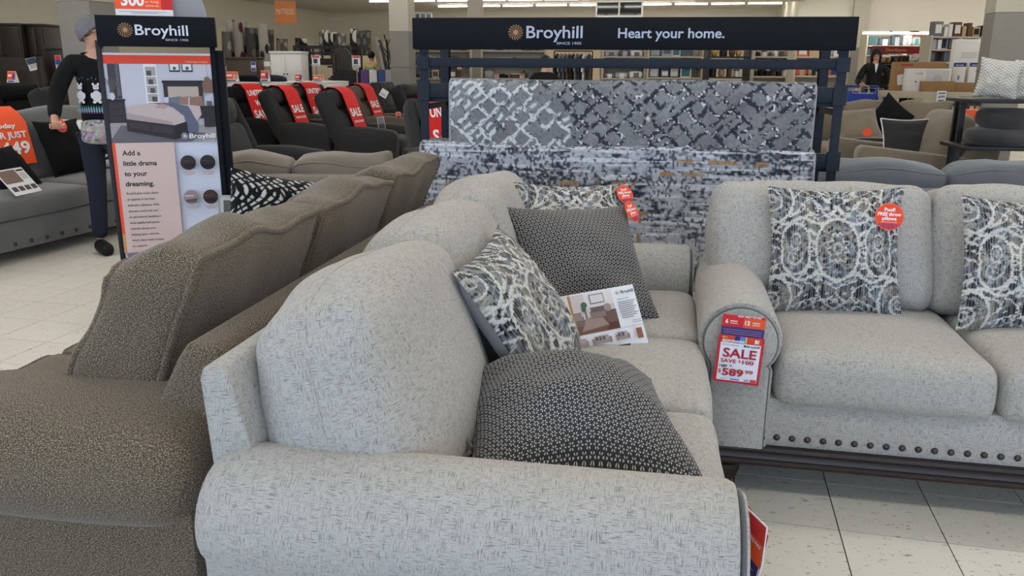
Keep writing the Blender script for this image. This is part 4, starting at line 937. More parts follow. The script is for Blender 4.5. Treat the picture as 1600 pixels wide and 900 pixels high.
for k in range(4): p.rect(-.12+k*.065, -.08, -.07+k*.065, -.04, srgb(70, 66, 68))
for k in range(5): p.rect(.06, .06-k*.012, .12, .064-k*.012, srgb(140, 140, 140))
p.build('print', None, ic)
ac = empty('sign_holder', 'small clear framed card leaning on the brown tweed sofa beside the poster stand', 'card', pose(tuple(aty(371, 345, 3.2)), (.95, .3, -.05), (.12, .25, .9)))
mb = MB(); mb.box((-.07, 0, -.10), (.07, .006, .10)); mb.build('frame', M['steel'], ac, bevel=.002); p = Print(); p.rect(-.062, -.092, .062, .092, srgb(190, 190, 190)); p.rect(-.05, -.02, .05, .08, srgb(96, 96, 92)); p.rect(-.05, -.08, .05, -.03, srgb(150, 150, 148)); p.build('print', None, ac)

# ---------------------------------------------------------------- recliners
def recliner(label, mtx, mat, W=.92, lean=-24):
    root = empty('recliner', label, 'recliner', mtx); D = .92
    for x0 in (0, W-.19):
        cushion('arm', mat, root, T(x0+.095, .38, .345), (.095, .40, .285), .06, (.01, .0, .015), .008, 2, (8, 16, 12), shape=lambda q, p: (setattr(q, 'z', q.z-.03*max(0, -p[1])*max(0, p[2])), q)[1])
    mb = MB(); mb.box((.02, .06, .03), (W-.02, D-.18, .20)); mb.build('base', M['black'], root, bevel=.01)
    cushion('seat', mat, root, T(W/2, .33, .40), (W/2-.19, .34, .11), .06, (0, .02, .03), .01, 3, (12, 12, 8))
    cushion('footrest', mat, root, T(W/2, .015, .235), (W/2-.19, .07, .15), .05, (0, .03, .0), .01, 4, (12, 6, 10))
    bk = T(W/2, D-.20, .40, 0, R(lean))
    cushion('back_shell', mat, root, bk @ T(0, .06, .29), (W/2-.10, .07, .40), .06, (0, .02, .01), .01, 5, (12, 8, 16))
    cushion('head_cushion', mat, root, bk @ T(0, -.02, .58), (W/2-.13, .11, .135), .09, (.01, .04, .01), .02, 6, (14, 10, 12))
    cushion('back_cushion', mat, root, bk @ T(0, -.02, .28), (W/2-.16, .10, .19), .08, (.01, .03, .01), .02, 7, (14, 10, 12))
    for x0 in (-1, 1): cushion('side_wing', mat, root, bk @ T(x0*(W/2-.12), -.0, .36), (.045, .12, .34), .04, (.01, .01, .01), .008, 8, (6, 10, 14))
    for x0 in (.06, W-.06):
        mb = MB(); mb.box((x0-.03, .1, 0), (x0+.03, .6, .035)); mb.build('foot', M['black'], root)
    return root
RB = [(.165, .35), (.16, .68), (.09, .748), (-.05, .752), (-.15, .69), (-.19, .60), (-.165, .12)]
SALE = [('SALE', .62, .105, .30), ('GOING ON NOW', .80, .03, .28), ('#', .99, .03, .03)]
UWS = [('UNITED', .20, .085, .30), ('WE', .52, .085, .14), ('SAVE', .90, .12, .30)]
UST = [('UNITED', .28, .10, .30), ('*', .42, .05, .05), ('SALE', .80, .13, .30)]
def put_recliner(px, py, Y, yaw, mat, label, lines=None, blabel=None, dx=.46):
    """px, py: top of the headrest in the photo"""
    c = aty(px, py, Y); m = T(c.x, c.y, 0, R(yaw)) @ T(-.46, -1.0, 0); recliner(label, m, mat)
    if lines: banner(blabel, m @ T(dx, .72, .40, 0, R(-24)), M['red'], .36, RB, lines)
put_recliner(432, 134, 11.7, 76, M['blackleather'], 'dark brown leather recliner wearing the centred sale banner', SALE, 'red sale banner over the dark brown leather recliner')
put_recliner(520, 132, 10.9, 76, M['greyleather'], 'charcoal recliner with sale banner beside the brown suede recliner', SALE, 'red sale banner over the charcoal recliner')
put_recliner(556, 120, 13.3, 76, M['brownleather'], 'brown suede recliner with a red sale banner', SALE, 'red sale banner over the brown suede recliner')
put_recliner(381, 134, 12.6, 60, M['blackfab'], 'black recliner with united banner next to the poster stand', UWS, 'red united banner over the black recliner by the poster stand')
put_recliner(473, 135, 13.8, 60, M['blackleather'], 'black leather recliner behind the row with a united we save banner', UWS, 'red united we save banner over the recliner behind the row')
put_recliner(592, 120, 16.4, 70, M['greyleather'], 'charcoal recliner with a white card hung on its side')
put_recliner(634, 124, 14.6, 66, M['greyleather'], 'charcoal recliner with ribbed back behind the steel rack post')
put_recliner(690, 158, 8.3, 25, M['dgrey'], 'dark grey recliner behind the rug rack with a red star banner', UST, 'red star banner over the recliner behind the rug rack', .40)
put_recliner(15, 126, 12.3, 70, M['blackfab'], 'black recliner behind the grey sofas with plain red cloth', [], 'plain red cloth over the black recliner behind the grey sofas')
put_recliner(86, 134, 11.15, 72, M['dgrey'], 'dark grey recliner beside the column with plain red cloth', [], 'plain red cloth over the recliner beside the column')
put_recliner(322, 195, 7.6, 80, M['dgrey'], 'dark grey recliner with a wide arm close behind the tan sofa')
def hang_tag(px, py, Y, w, h, yaw, label, cols, roll=0, name='price_tag'):
    root = empty(name, label, 'tag', ppose(px, py, Y, yaw, 0, roll)); mb = MB(); mb.box((-w/2, 0, -h/2), (w/2, .004, h/2)); mb.build('card', M['whitecard'], root)
    p = Print(); n = len(cols)
    for k, c in enumerate(cols): p.rect(-w/2+.004, h/2-.004-(k+1)*(h-.008)/n, w/2-.004, h/2-.004-k*(h-.008)/n, srgb(*c))
    for k in range(3): p.rect(-w*.34, -h*.10-k*h*.1, w*.34, -h*.06-k*h*.1, srgb(90, 80, 84))
    p.build('print', None, root); return root
OC, PC, WC, RC = (232, 90, 50), (70, 50, 110), (222, 220, 216), (200, 40, 44)
hang_tag(541, 192, 11.15, .10, .17, 20, 'cream tag hanging on the dark leather recliner arm', [(224, 216, 190), (224, 216, 190)], 18)
hang_tag(547, 192, 11.2, .08, .22, 20, 'red price tag hanging beside the cream tag', [RC, WC, WC], 0)
hang_tag(596, 194, 10.8, .09, .18, 20, 'silver grey tag on the charcoal recliner arm', [(120, 120, 124), (60, 60, 64)], -8)
hang_tag(623, 187, 12.75, .07, .23, 20, 'red and white price tag on the brown suede recliner', [OC, PC, WC, WC], -3)
hang_tag(600, 146, 13.3, .12, .12, 20, 'blank white card hung on the charcoal recliner side', [WC], 32)
hang_tag(645, 164, 13.0, .10, .16, 20, 'orange and purple price tag near the rack post', [OC, PC, WC])

# ---------------------------------------------------------------- small goods, shelving
_gm = {}
def gmat(rgb, rough=.6): return plain('goods_%d_%d_%d' % rgb, srgb(*rgb), rough, var=.12, scale=9)
CN = {'black': (28, 28, 30), 'grey': (112, 112, 114), 'white': (214, 212, 208), 'silver': (160, 162, 166), 'brown': (98, 70, 52), 'tan': (176, 150, 116), 'red': (176, 40, 38), 'blue': (58, 82, 140), 'navy': (34, 42, 66), 'teal': (70, 120, 122), 'purple': (92, 62, 120), 'cream': (206, 196, 172), 'orange': (226, 96, 48), 'slate': (84, 94, 104), 'gold': (170, 136, 74)}
def unit_mesh(kind, part):
    k = (kind, part)
    if k in _gm: return _gm[k]
    mb = MB()
    if kind in ('box', 'carton'):
        if part == 0: mb.box((-.5, -.5, 0), (.5, .5, 1))
        elif part == 1: mb.box((-.36, -.512, .22), (.36, -.5, .80))
    elif kind == 'bottle':
        if part == 0: mb.lathe([(.36, 0), (.5, .03), (.5, .58), (.42, .68), (.18, .78), (.17, .84)], 12)
        else: mb.lathe([(.2, .84), (.2, 1.0), (.12, 1.0)], 10)
    elif kind == 'vase':
        if part == 0: mb.lathe([(.26, 0), (.42, .18), (.5, .42), (.36, .70), (.18, .82), (.24, .97)], 14)
        else: mb.lathe([(.25, .96), (.27, 1.0), (.2, 1.0), (.16, .9)], 14)
    elif kind == 'jar':
        if part == 0: mb.lathe([(.44, 0), (.5, .06), (.5, .76), (.46, .8)], 14)
        else: mb.lathe([(.48, .8), (.48, .98), (.4, 1.0)], 14)
    elif kind == 'frame':
        if part == 0:
            for q in (((-.5, -.3, 0), (.5, .3, .1)), ((-.5, -.3, .9), (.5, .3, 1)), ((-.5, -.3, .1), (-.4, .3, .9)), ((.4, -.3, .1), (.5, .3, .9))): mb.box(*q)
        else: mb.box((-.41, -.1, .09), (.41, .1, .91))
    elif kind == 'book':
        if part == 0: mb.box((-.5, -.5, 0), (-.36, .5, 1)); mb.box((.36, -.5, 0), (.5, .5, 1)); mb.box((-.36, -.5, 0), (.36, -.44, 1))
        else: mb.box((-.36, -.44, .03), (.36, .46, .97))
    elif kind == 'pack':
        fm = soft_map((.5, .5, .5), .2, (.02, .02, .06)); me = soft_mesh(fm, (8, 8, 8), 2) if part == 0 else None
        if me is not None:
            for v in me.vertices: v.co.z += .5
            me.polygons.foreach_set('use_smooth', [True]*len(me.polygons)); box_uv(me); _gm[k] = me; return me
        mb.box((-.2, -.56, -.01), (.2, -.5, .8)); 
    elif kind == 'bag':
        if part == 0: mb.add([(-.5, -.5, 0), (.5, -.5, 0), (.5, .5, 0), (-.5, .5, 0), (-.46, -.3, .72), (.46, -.3, .72), (.46, .3, .72), (-.46, .3, .72)], [(0, 3, 2, 1), (4, 5, 6, 7), (0, 1, 5, 4), (1, 2, 6, 5), (2, 3, 7, 6), (3, 0, 4, 7)])
        else: mb.tube([(-.25, 0, .7), (-.2, 0, .95), (0, 0, 1), (.2, 0, .95), (.25, 0, .7)], .04, 5)
    me = mb.mesh(kind); box_uv(me); _gm[k] = me; return me
PARTN = {'box': ('carton', 'label_panel'), 'carton': ('carton', 'label_panel'), 'bottle': ('bottle_body', 'cap'), 'vase': ('vase_body', 'rim'), 'jar': ('jar_body', 'lid'), 'frame': ('frame', 'picture'), 'book': ('cover', 'pages'), 'pack': ('bundle', 'sleeve'), 'bag': ('bag_body', 'handle')}
NAMES = {'box': 'boxed_goods', 'carton': 'carton', 'bottle': 'bottle', 'vase': 'vase', 'jar': 'jar', 'frame': 'picture_frame', 'book': 'book', 'pack': 'bedding_pack', 'bag': 'gift_bag'}
def goods(kind, label, mtx, size, c0, c1, group=None):
    root = empty(NAMES[kind], label, NAMES[kind].replace('_', ' '), mtx @ Matrix.Diagonal((size[0], size[1], size[2], 1)), group)
    for i, c in enumerate((c0, c1)):
        me = unit_mesh(kind, i); o = bpy.data.objects.new(PARTN[kind][i], me); COL.objects.link(o); o.parent = root
        if not me.materials: me.materials.append(gmat(c))
        o.material_slots[0].link = 'OBJECT'; o.material_slots[0].material = gmat(c)
    return root
def shelf_unit(label, px0, px1, Y, pys, depth=.42, mat='shelf', back=True, yaw=0, top=None, name='shelf_unit', skew=0):
    """gondola with boards whose front edges sit at the given picture rows; returns (matrix, width, board heights)"""
    a, b = aty(px0, 100, Y), aty(px1, 100, Y); w = b.x-a.x; m = T((a.x+b.x)/2, Y, 0, R(yaw)); zs = [aty((px0+px1)/2, py, Y).z for py in pys]; zt = top or max(zs)+.35
    root = empty(name, label, 'shelf', m)
    for sx in (-1, 1): mb = MB(); mb.box((sx*w/2-.02, .02, 0), (sx*w/2+.02, depth, zt)); mb.build('upright', M[mat], root)
    if back: mb = MB(); mb.box((-w/2, depth-.02, .05), (w/2, depth, zt)); mb.build('back_panel', M[mat], root)
    for z in zs+[.12]:
        mb = MB(); mb.box((-w/2+.02, 0, z-.03), (w/2-.02, depth-.02, z)); bd = mb.build('board', M[mat], root)
    return m, w, zs
RS = random.Random(3)
COLN = list(CN)
def fill(shelf, where, kinds, cols, hmin, hmax, wmin, wmax, levels=None, gap=.02, x0=None, x1=None, deep=.2):
    m, w, zs = shelf
    for li, z in enumerate(zs):
        if levels and li not in levels: continue
        x = (x0 if x0 is not None else -w/2+.04)
        while True:
            ww = RS.uniform(wmin, wmax)
            if x+ww > (x1 if x1 is not None else w/2-.03): break
            k = RS.choice(kinds); c = RS.choice(cols); c2 = RS.choice([q for q in cols+['white'] if q != c]); h = RS.uniform(hmin, hmax)
            lab = '%s %s %s' % (c, {'box': 'boxed item', 'carton': 'carton', 'bottle': 'bottle', 'vase': 'vase', 'jar': 'lidded jar', 'frame': 'framed picture', 'book': 'book', 'pack': 'folded bedding pack', 'bag': 'gift bag'}[k], where)
            if k == 'book': ww = min(ww, .07)
            goods(k, lab, m @ T(x+ww/2, .06+deep/2, z), (ww, deep, h), CN[c], CN[c2], '%s goods' % where.replace('on the ', '')); x += ww+gap*RS.uniform(.3, 2)
def price_dot(m, x, z, label):
    root = empty('shelf_tag', label, 'tag', m @ T(x, -.006, z), 'orange tags along the far shelves'); mb = MB(); mb.box((-.05, 0, -.04), (.05, .003, .04)); mb.build('card', M['whitecard'], root); p = Print(); p.rect(-.045, .0, .045, .035, ORG); p.rect(-.03, -.03, .03, -.01, srgb(90, 60, 120)); p.build('print', None, root)

DK = ['black', 'grey', 'slate', 'brown', 'silver']; MX = ['black', 'grey', 'white', 'brown', 'silver', 'tan', 'teal', 'slate']
s1 = shelf_unit('beige gondola of housewares behind the rack header, left bay', 642, 735, 20.6, [79, 102, 122], top=1.95); fill(s1, 'on the left housewares bay', ['box', 'jar', 'book', 'box'], DK, .10, .24, .10, .30)
s2 = shelf_unit('beige gondola of housewares behind the rack header, middle bay', 753, 852, 20.4, [79, 102, 122], top=1.95); fill(s2, 'on the middle housewares bay', ['box', 'jar', 'bottle', 'box'], DK, .10, .24, .10, .32)
for k, x in enumerate((-.5, .1, .45)): price_dot(s1[0], x, s1[2][1]-.05, 'small orange shelf tag on the left housewares bay'); price_dot(s2[0], x+.1, s2[2][2]+.05, 'small orange shelf tag on the middle housewares bay')
s3 = shelf_unit('beige bedding gondola behind the rack, with clear packs', 942, 1008, 18.4, [88, 104, 122], top=1.80); fill(s3, 'on the bedding gondola', ['pack'], ['white', 'silver', 'slate', 'grey'], .10, .15, .22, .30)
s4 = shelf_unit('beige gondola of framed prints behind the rack', 1013, 1098, 18.2, [88, 104, 121], top=1.80); fill(s4, 'on the framed print gondola', ['frame', 'frame', 'box'], ['slate', 'black', 'white', 'teal', 'silver'], .15, .24, .16, .26); 
s5 = shelf_unit('black metal shelf of vases and candles behind the rack', 1108, 1172, 16.0, [88, 104, 120], mat='blackmetal', back=False, top=1.70); fill(s5, 'on the black metal shelf', ['vase', 'jar', 'bag', 'vase'], ['tan', 'brown', 'white', 'black', 'gold'], .12, .2, .09, .16)
s6 = shelf_unit('beige candle gondola behind the right end of the rack', 1178, 1238, 17.0, [88, 103, 119], top=1.75); fill(s6, 'on the candle gondola', ['jar', 'bottle', 'jar'], ['white', 'black', 'brown', 'cream', 'slate'], .09, .16, .07, .12)
s7 = shelf_unit('beige gift gondola behind the right rack post', 1243, 1325, 15.0, [88, 118], top=1.70); fill(s7, 'on the gift gondola', ['box', 'frame', 'pack', 'bag'], ['white', 'blue', 'silver', 'black', 'orange', 'tan'], .12, .24, .12, .22)
# garments on a rail
ga, gb = aty(866, 80, 19.0), aty(926, 80, 19.0); gr = empty('garment_rail', 'black garment rail hung with dark clothes behind the rack', 'rail', T((ga.x+gb.x)/2, 19.0, 0)); gw = gb.x-ga.x
for sx in (-1, 1): mb = MB(); mb.tube([(sx*gw/2, 0, 0), (sx*gw/2, 0, 1.72)], .014, 6); mb.build('leg', M['blackmetal'], gr)
mb = MB(); mb.tube([(-gw/2, 0, 1.72), (gw/2, 0, 1.72)], .014, 6); mb.build('bar', M['blackmetal'], gr)
for k in range(9):
    cn = ['black', 'grey', 'slate', 'brown', 'black', 'grey', 'navy', 'white', 'black'][k]; x = -gw/2+.07+k*(gw-.14)/8; root = empty('garment', cn+' garment hanging on the rail behind the rack', 'garment', T((ga.x+gb.x)/2+x, 19.0, 0, R(70)), 'garments on the rail')
    mb = MB(); mb.prism([(-.05, 1.66), (-.21, 1.60), (-.28, 1.28), (-.2, 1.26), (-.16, 1.42), (-.19, .85), (.19, .85), (.16, 1.42), (.2, 1.26), (.28, 1.28), (.21, 1.60), (.05, 1.66)], -.02, .02, 'y'); mb.build('cloth', gmat(CN[cn]), root, bevel=.012); mb = MB(); mb.tube([(-.18, 0, 1.6), (0, 0, 1.68), (.18, 0, 1.6)], .006, 5); mb.build('hanger', M['steel'], root)

# far right: slipper rack with red sign, lit valance, tall shelf of frames
s8 = shelf_unit('lit wall shelf of bedding behind the slipper rack', 1352, 1445, 21.5, [71, 86], top=2.2); fill(s8, 'on the lit wall shelf', ['pack'], ['white', 'teal', 'slate', 'silver', 'navy'], .16, .26, .2, .32)
for px in (1372, 1414, 1445, 1480):
    c = aty(px, 52, 21.2); r = empty('shelf_light', 'bright tube light above the wall of bedding shelves', 'light', T(c.x, c.y, c.z), 'lights above the wall shelves'); mb = MB(); mb.box((-.36, .03, .02), (.36, .11, .06)); mb.build('housing', M['white'], r); mb = MB(); mb.prism([(.02, -.01), (.1, -.01), (.1, .02), (.02, .02)], -.34, .34, 'x'); mb.build('tube', lamp_mat, r)
    mb = MB(); mb.box((-.01, .1, .02), (.01, .5, .05)); mb.build('arm_bracket', M['steel'], r)
def board_sign(px0, py0, px1, py1, Y, label, mat, draw, name='sign', posts=True, yaw=0):
    a, b = span2(px0, py0, px1, py1, Y); w, h = b.x-a.x, b.z-a.z; root = empty(name, label, 'sign', T((a.x+b.x)/2, Y, 0, R(yaw))); z0 = a.z
    mb = MB(); mb.box((-w/2, 0, z0), (w/2, .02, z0+h)); mb.build('panel', mat, root, bevel=.004); p = Print(); draw(p, w, z0, h); p.build('print', None, root)
    if posts:
        for sx in ((-1, 1) if w > .35 else (0,)): mb = MB(); mb.tube([(sx*(w/2-.03), .03, 0), (sx*(w/2-.03), .03, z0+h*.8)], .012, 6); mb.build('post', M['steel'], root)
    return root
board_sign(1362, 72, 1438, 84, 18.3, 'dark red brand sign over the slipper rack behind the woman with the cart', plain('dark_red_sign', srgb(128, 30, 30), .5), lambda p, w, z, h: p.text('Dearfoams', 0, z+h*.3, h*.45, srgb(206, 160, 120), .0, w*.42, 'c'))
s9 = shelf_unit('slipper rack under the dark red sign', 1364, 1436, 18.4, [98, 118], top=1.48, mat='blackmetal'); fill(s9, 'on the slipper rack', ['box', 'pack'], ['black', 'brown', 'grey', 'tan'], .12, .2, .14, .24)
board_sign(1422, 85, 1434, 93, 17.9, 'white twelve dollar sign on the slipper rack', M['whitecard'], lambda p, w, z, h: (p.rect(-w/2, z+h*.8, w/2, z+h, ORG), p.text('$12', 0, z+h*.2, h*.5, K_, .03, w*.7, 'c')))
board_sign(1414, 55, 1450, 70, 22.2, 'red and yellow promotional sign above the wall shelves', M['red'], lambda p, w, z, h: (p.rect(-w/2, z, -w*.25, z+h, srgb(150, 50, 50)), p.rect(-w*.25, z, -w*.2, z+h, srgb(240, 200, 60)), p.text('BE A', -w*.17, z+h*.6, h*.2, srgb(246, 200, 80), .02), p.text('BIGIONAIRE', -w*.17, z+h*.25, h*.24, W_, .02, w*.6)))
s10 = shelf_unit('tall beige shelf of books and frames behind the white cartons', 1452, 1558, 16.2, [57, 77, 97], top=2.0); fill(s10, 'on the tall shelf top', ['book', 'frame', 'book', 'box'], ['black', 'brown', 'grey', 'tan', 'white'], .16, .28, .06, .16, levels=[0]); fill(s10, 'on the tall shelf middle', ['frame', 'book', 'book'], ['silver', 'black', 'navy', 'grey', 'white'], .17, .22, .06, .16, levels=[1]); fill(s10, 'on the tall shelf bottom', ['book', 'frame'], DK, .17, .22, .06, .14, levels=[2])
# cartons on a low beige table
ta, tb = aty(1402, 143, 13.2), aty(1530, 147, 13.2); tbm = T((ta.x+tb.x)/2, 13.2, 0, R(-6)); tw = tb.x-ta.x; tz = ta.z; tr = empty('display_table', 'beige steel table stacked with cartons beside the white console', 'table', tbm)
mb = MB(); mb.box((-tw/2, 0, tz-.10), (tw/2, .85, tz)); mb.build('top', M['shelf'], tr, bevel=.004)
for fx, fy in ((-tw/2+.04, .04), (tw/2-.04, .04), (-tw/2+.04, .8), (tw/2-.04, .8)): mb = MB(); mb.box((fx-.03, fy-.03, 0), (fx+.03, fy+.03, tz-.1)); mb.build('leg', M['shelf'], tr)
def carton(label, px0, py0, px1, py1, Y, dep, mat, yaw=-6, lab=None, z0=None, lines=None):
    a, b = span2(px0, py0, px1, py1, Y); w = b.x-a.x; zb = a.z if z0 is None else z0; h = b.z-zb; root = empty('carton', label, 'box', T((a.x+b.x)/2, Y, zb, R(yaw)))
    mb = MB(); mb.box((-w/2, 0, 0), (w/2, dep, h)); mb.build('body', mat, root, bevel=.006)
    mb = MB(); mb.box((-w/2-.001, dep*.45, h-.0005), (w/2+.001, dep*.55, h+.001)); mb.build('tape', M['card'], root)
    if lab: p = Print(); lab(p, w, h); p.build('print', None, root, T(0, -.0008, 0))
    return root
carton('large brown carton with a torn white label on the beige table', 1399, 97, 1474, 143, 13.55, .22, M['card'], lab=lambda p, w, h: (p.poly([(-w*.42, h*.2), (-w*.2, h*.25), (-w*.26, h*.6), (-w*.45, h*.55)], srgb(214, 212, 208)), p.rect(-w*.4, h*.86, -w*.15, h*.93, srgb(150, 60, 50))), z0=tz)
carton('white flat-pack carton with line drawing standing on the beige table', 1419, 107, 1484, 143, 13.30, .20, M['white'], lab=lambda p, w, h: (p.text('LOWE', -w*.32, h*.74, h*.08, srgb(60, 60, 60), .0), p.rect(-w*.08, h*.1, w*.45, h*.92, srgb(196, 196, 196)), p.disc(w*.2, h*.55, h*.2, srgb(180, 180, 180)), p.rect(-w*.32, h*.4, -w*.28, h*.45, K_), p.rect(-w*.2, h*.4, -w*.16, h*.45, K_)), z0=tz)
carton('long brown carton lying at the front of the beige table', 1440, 127, 1490, 146, 13.22, .06, M['card'], z0=tz)
carton('second long brown carton lying end to end at the front of the beige table', 1491.5, 129, 1526, 147, 13.22, .06, M['card'], z0=tz)
carton('white carton with blue band standing on the beige table', 1488, 98, 1507, 143, 13.62, .15, M['white'], lab=lambda p, w, h: (p.rect(-w/2, h*.86, w/2, h, srgb(40, 56, 110)), p.text('ROYAL', 0, h*.89, h*.05, W_, .01, w*.6, 'c'), p.rect(-w*.08, h*.4, w*.08, h*.55, srgb(120, 124, 150))), z0=tz)
carton('white carton with blue band at the end of the beige table', 1513, 98, 1533, 143, 13.62, .15, M['white'], lab=lambda p, w, h: (p.rect(-w/2, h*.86, w/2, h, srgb(40, 56, 110)), p.text('ROYAL', 0, h*.89, h*.05, W_, .01, w*.6, 'c')), z0=tz)
carton('tall white carton with printed lines rising behind the table cartons', 1490, 61, 1540, 143, 13.85, .16, M['white'], lab=lambda p, w, h: (p.text('BLACK', w*.25, h*.92, h*.03, K_, .02), [p.rect(-w*.3, h*(.74-.025*k), w*(.25-.1*(k % 2)), h*(.746-.025*k), srgb(130, 130, 134)) for k in range(5)]), z0=tz)
# white console table with brown top
ca, cb = aty(1438, 161, 11.2), aty(1530, 161, 11.2); cw = cb.x-ca.x; cz = ca.z; ct = empty('console_table', 'white console table with a brown top and tapered legs', 'table', T((ca.x+cb.x)/2, 11.2, 0, R(-8)))
mb = MB(); mb.box((-cw/2, 0, cz-.035), (cw/2, .42, cz)); mb.build('top', wood('brown_top', srgb(72, 50, 36), srgb(100, 72, 52)), ct, bevel=.006)
mb = MB(); mb.box((-cw/2+.03, .03, cz-.16), (cw/2-.03, .39, cz-.035)); mb.build('apron', M['white'], ct, bevel=.005)
for k in range(2): mb = MB(); mb.box((-.17+k*.36, .02, cz-.145), (.15+k*.36, .03, cz-.05)); d = mb.build('drawer', M['white'], ct, bevel=.003); mb = MB(); mb.lathe([(.012, 0), (.016, .02)], 10); mb.build('knob', M['black'], d, T(-.01+k*.36, .02, cz-.1, 0, R(90)))
for fx in (-1, 1):
    for fy in (.06, .36): mb = MB(); mb.prism([(fx*(cw/2-.06)-.05, cz-.16), (fx*(cw/2-.06)+.05, cz-.16), (fx*(cw/2-.03)+.022, 0), (fx*(cw/2-.03)-.022, 0)], fy-.03, fy+.03, 'y'); mb.build('leg', M['white'], ct, bevel=.005)
def easel(p, w, z, h): p.rect(-w*.4, z+h*.75, w*.4, z+h*.85, srgb(90, 90, 96)); p.text('$99', 0, z+h*.42, h*.2, K_, .02, w*.7, 'c'); p.rect(-w*.3, z+h*.1, w*.3, z+h*.25, srgb(110, 110, 112))
_c = aty(1471, 160, 11.3); q = empty('price_sign', 'small white price sign standing on the white console table', 'sign', T(_c.x, 11.32, cz, R(-4))); mb = MB(); mb.box((-.06, 0, 0), (.06, .01, .155)); mb.build('card', M['whitecard'], q); p = Print(); easel(p, .12, 0, .155); p.build('print', None, q)
carton('small brown carton under the white console table', 1424, 168, 1438, 204, 11.45, .3, M['card'], z0=0)
carton('taupe shipping carton with white end under the white console table', 1441, 172, 1462, 206, 11.34, .3, gmat((112, 92, 92)), z0=0, lab=lambda p, w, h: p.rect(-w/2, 0, w/2, h*.5, srgb(200, 200, 202)))
carton('boxed lamp carton with photo print beside the console table', 1512, 152, 1530, 210, 10.4, .3, gmat((60, 50, 44)), z0=0, lab=lambda p, w, h: (p.rect(-w*.46, h*.46, w*.46, h*.94, srgb(40, 34, 30)), p.rect(-w*.42, h*.5, -.01, h*.9, srgb(170, 140, 90)), p.rect(.01, h*.5, w*.42, h*.9, srgb(150, 110, 90))))
hang_tag(1514, 189, 8.0, .12, .22, -8, 'orange tag hung on the back of the sideways taupe armchair', [OC, RC, WC])
# black shelf with knitted pillows and round fur cushions
fa = aty(1518, 155, 6.6); fz1 = fa.z; fz2 = aty(1520, 229, 6.6).z; fm_ = T(fa.x, 6.6, 0, R(-8)); fs = empty('etagere', 'black metal shelf holding chevron pillows and round fur cushions', 'shelf', fm_)
for z in (fz1, fz2, .22): mb = MB(); mb.box((0, 0, z-.03), (1.15, .55, z)); mb.build('board', M['blackmetal'], fs, bevel=.004)
for fx in (.09, 1.12):
    for fy in ((.40, .52) if fx < .5 else (.03, .52)): mb = MB(); mb.box((fx-.02, fy-.02, 0), (fx+.02, fy+.02, fz1-.03)); mb.build('post', M['blackmetal'], fs)
pillow('knit_pillow', 'white chevron knit pillow leaning at the end of the black shelf', M['damask'], .31, .12, fm_ @ T(.26, .22, fz1+.155, R(-12), R(-8), R(6)), pattern=pat_chevron, seed=3)
pillow('knit_pillow', 'white chevron knit pillow beside the leaning one on the black shelf', M['damask'], .31, .12, fm_ @ T(.54, .26, fz1+.15, R(6), R(-8)), pattern=pat_chevron, seed=5)
def fur_cushion(label, x, z, r, h):
    root = empty('floor_cushion', label, 'cushion', fm_ @ T(x, .27, z)); mb = MB(); mb.lathe([(.02, .0), (r*.8, .0), (r*.97, h*.22), (r, h*.5), (r*.97, h*.78), (r*.78, h*.97), (r*.4, h*.96), (.03, h*.80)], 32); mb.build('fur_cover', M['fur'], root, smooth=True, sharp=80)
    mb = MB(); mb.lathe([(.022, 0), (.018, .012), (.005, .016)], 10, (0, 0, h*.80)); mb.build('button', M['dgrey'], root, smooth=True)
fur_cushion('charcoal fur floor cushion lying under the other on the black shelf', .34, fz2, .25, .135); fur_cushion('charcoal fur floor cushion with a button, topmost of the two', .40, fz2+.135, .24, .155)
mb = MB(); mb.lathe([(.03, 0), (.10, .0), (.11, .3), (.10, .9), (.11, 1.5), (.10, 1.95), (.03, 1.97)], 16); 
t = NT('leopard_pile'); vo = t.add('ShaderNodeTexVoronoi'); vo.inputs['Scale'].default_value = 22; t.link(t.objmap(), vo.inputs['Vector']); t.color(t.mix(t.ramp(vo.outputs['Distance'], .25, .4), srgb(40, 34, 30), srgb(160, 150, 132)))
_l = aty(1546, 120, 11.6); tag(mb.build('rolled_rug', t.done(.95), None, T(_l.x, 11.6, 0, 0, R(4)), smooth=True), 'spotted rug rolled up and standing next to the grey based column', 'rug roll')
_l = aty(1535, 120, 12.3); mb = MB(); mb.lathe([(.03, 0), (.09, .0), (.095, .8), (.09, 1.5), (.03, 1.52)], 16); tag(mb.build('rolled_rug', M['greylinen'], None, T(_l.x, 12.3, 0, 0, R(3)), smooth=True), 'pale rolled rug standing behind the spotted one', 'rug roll')

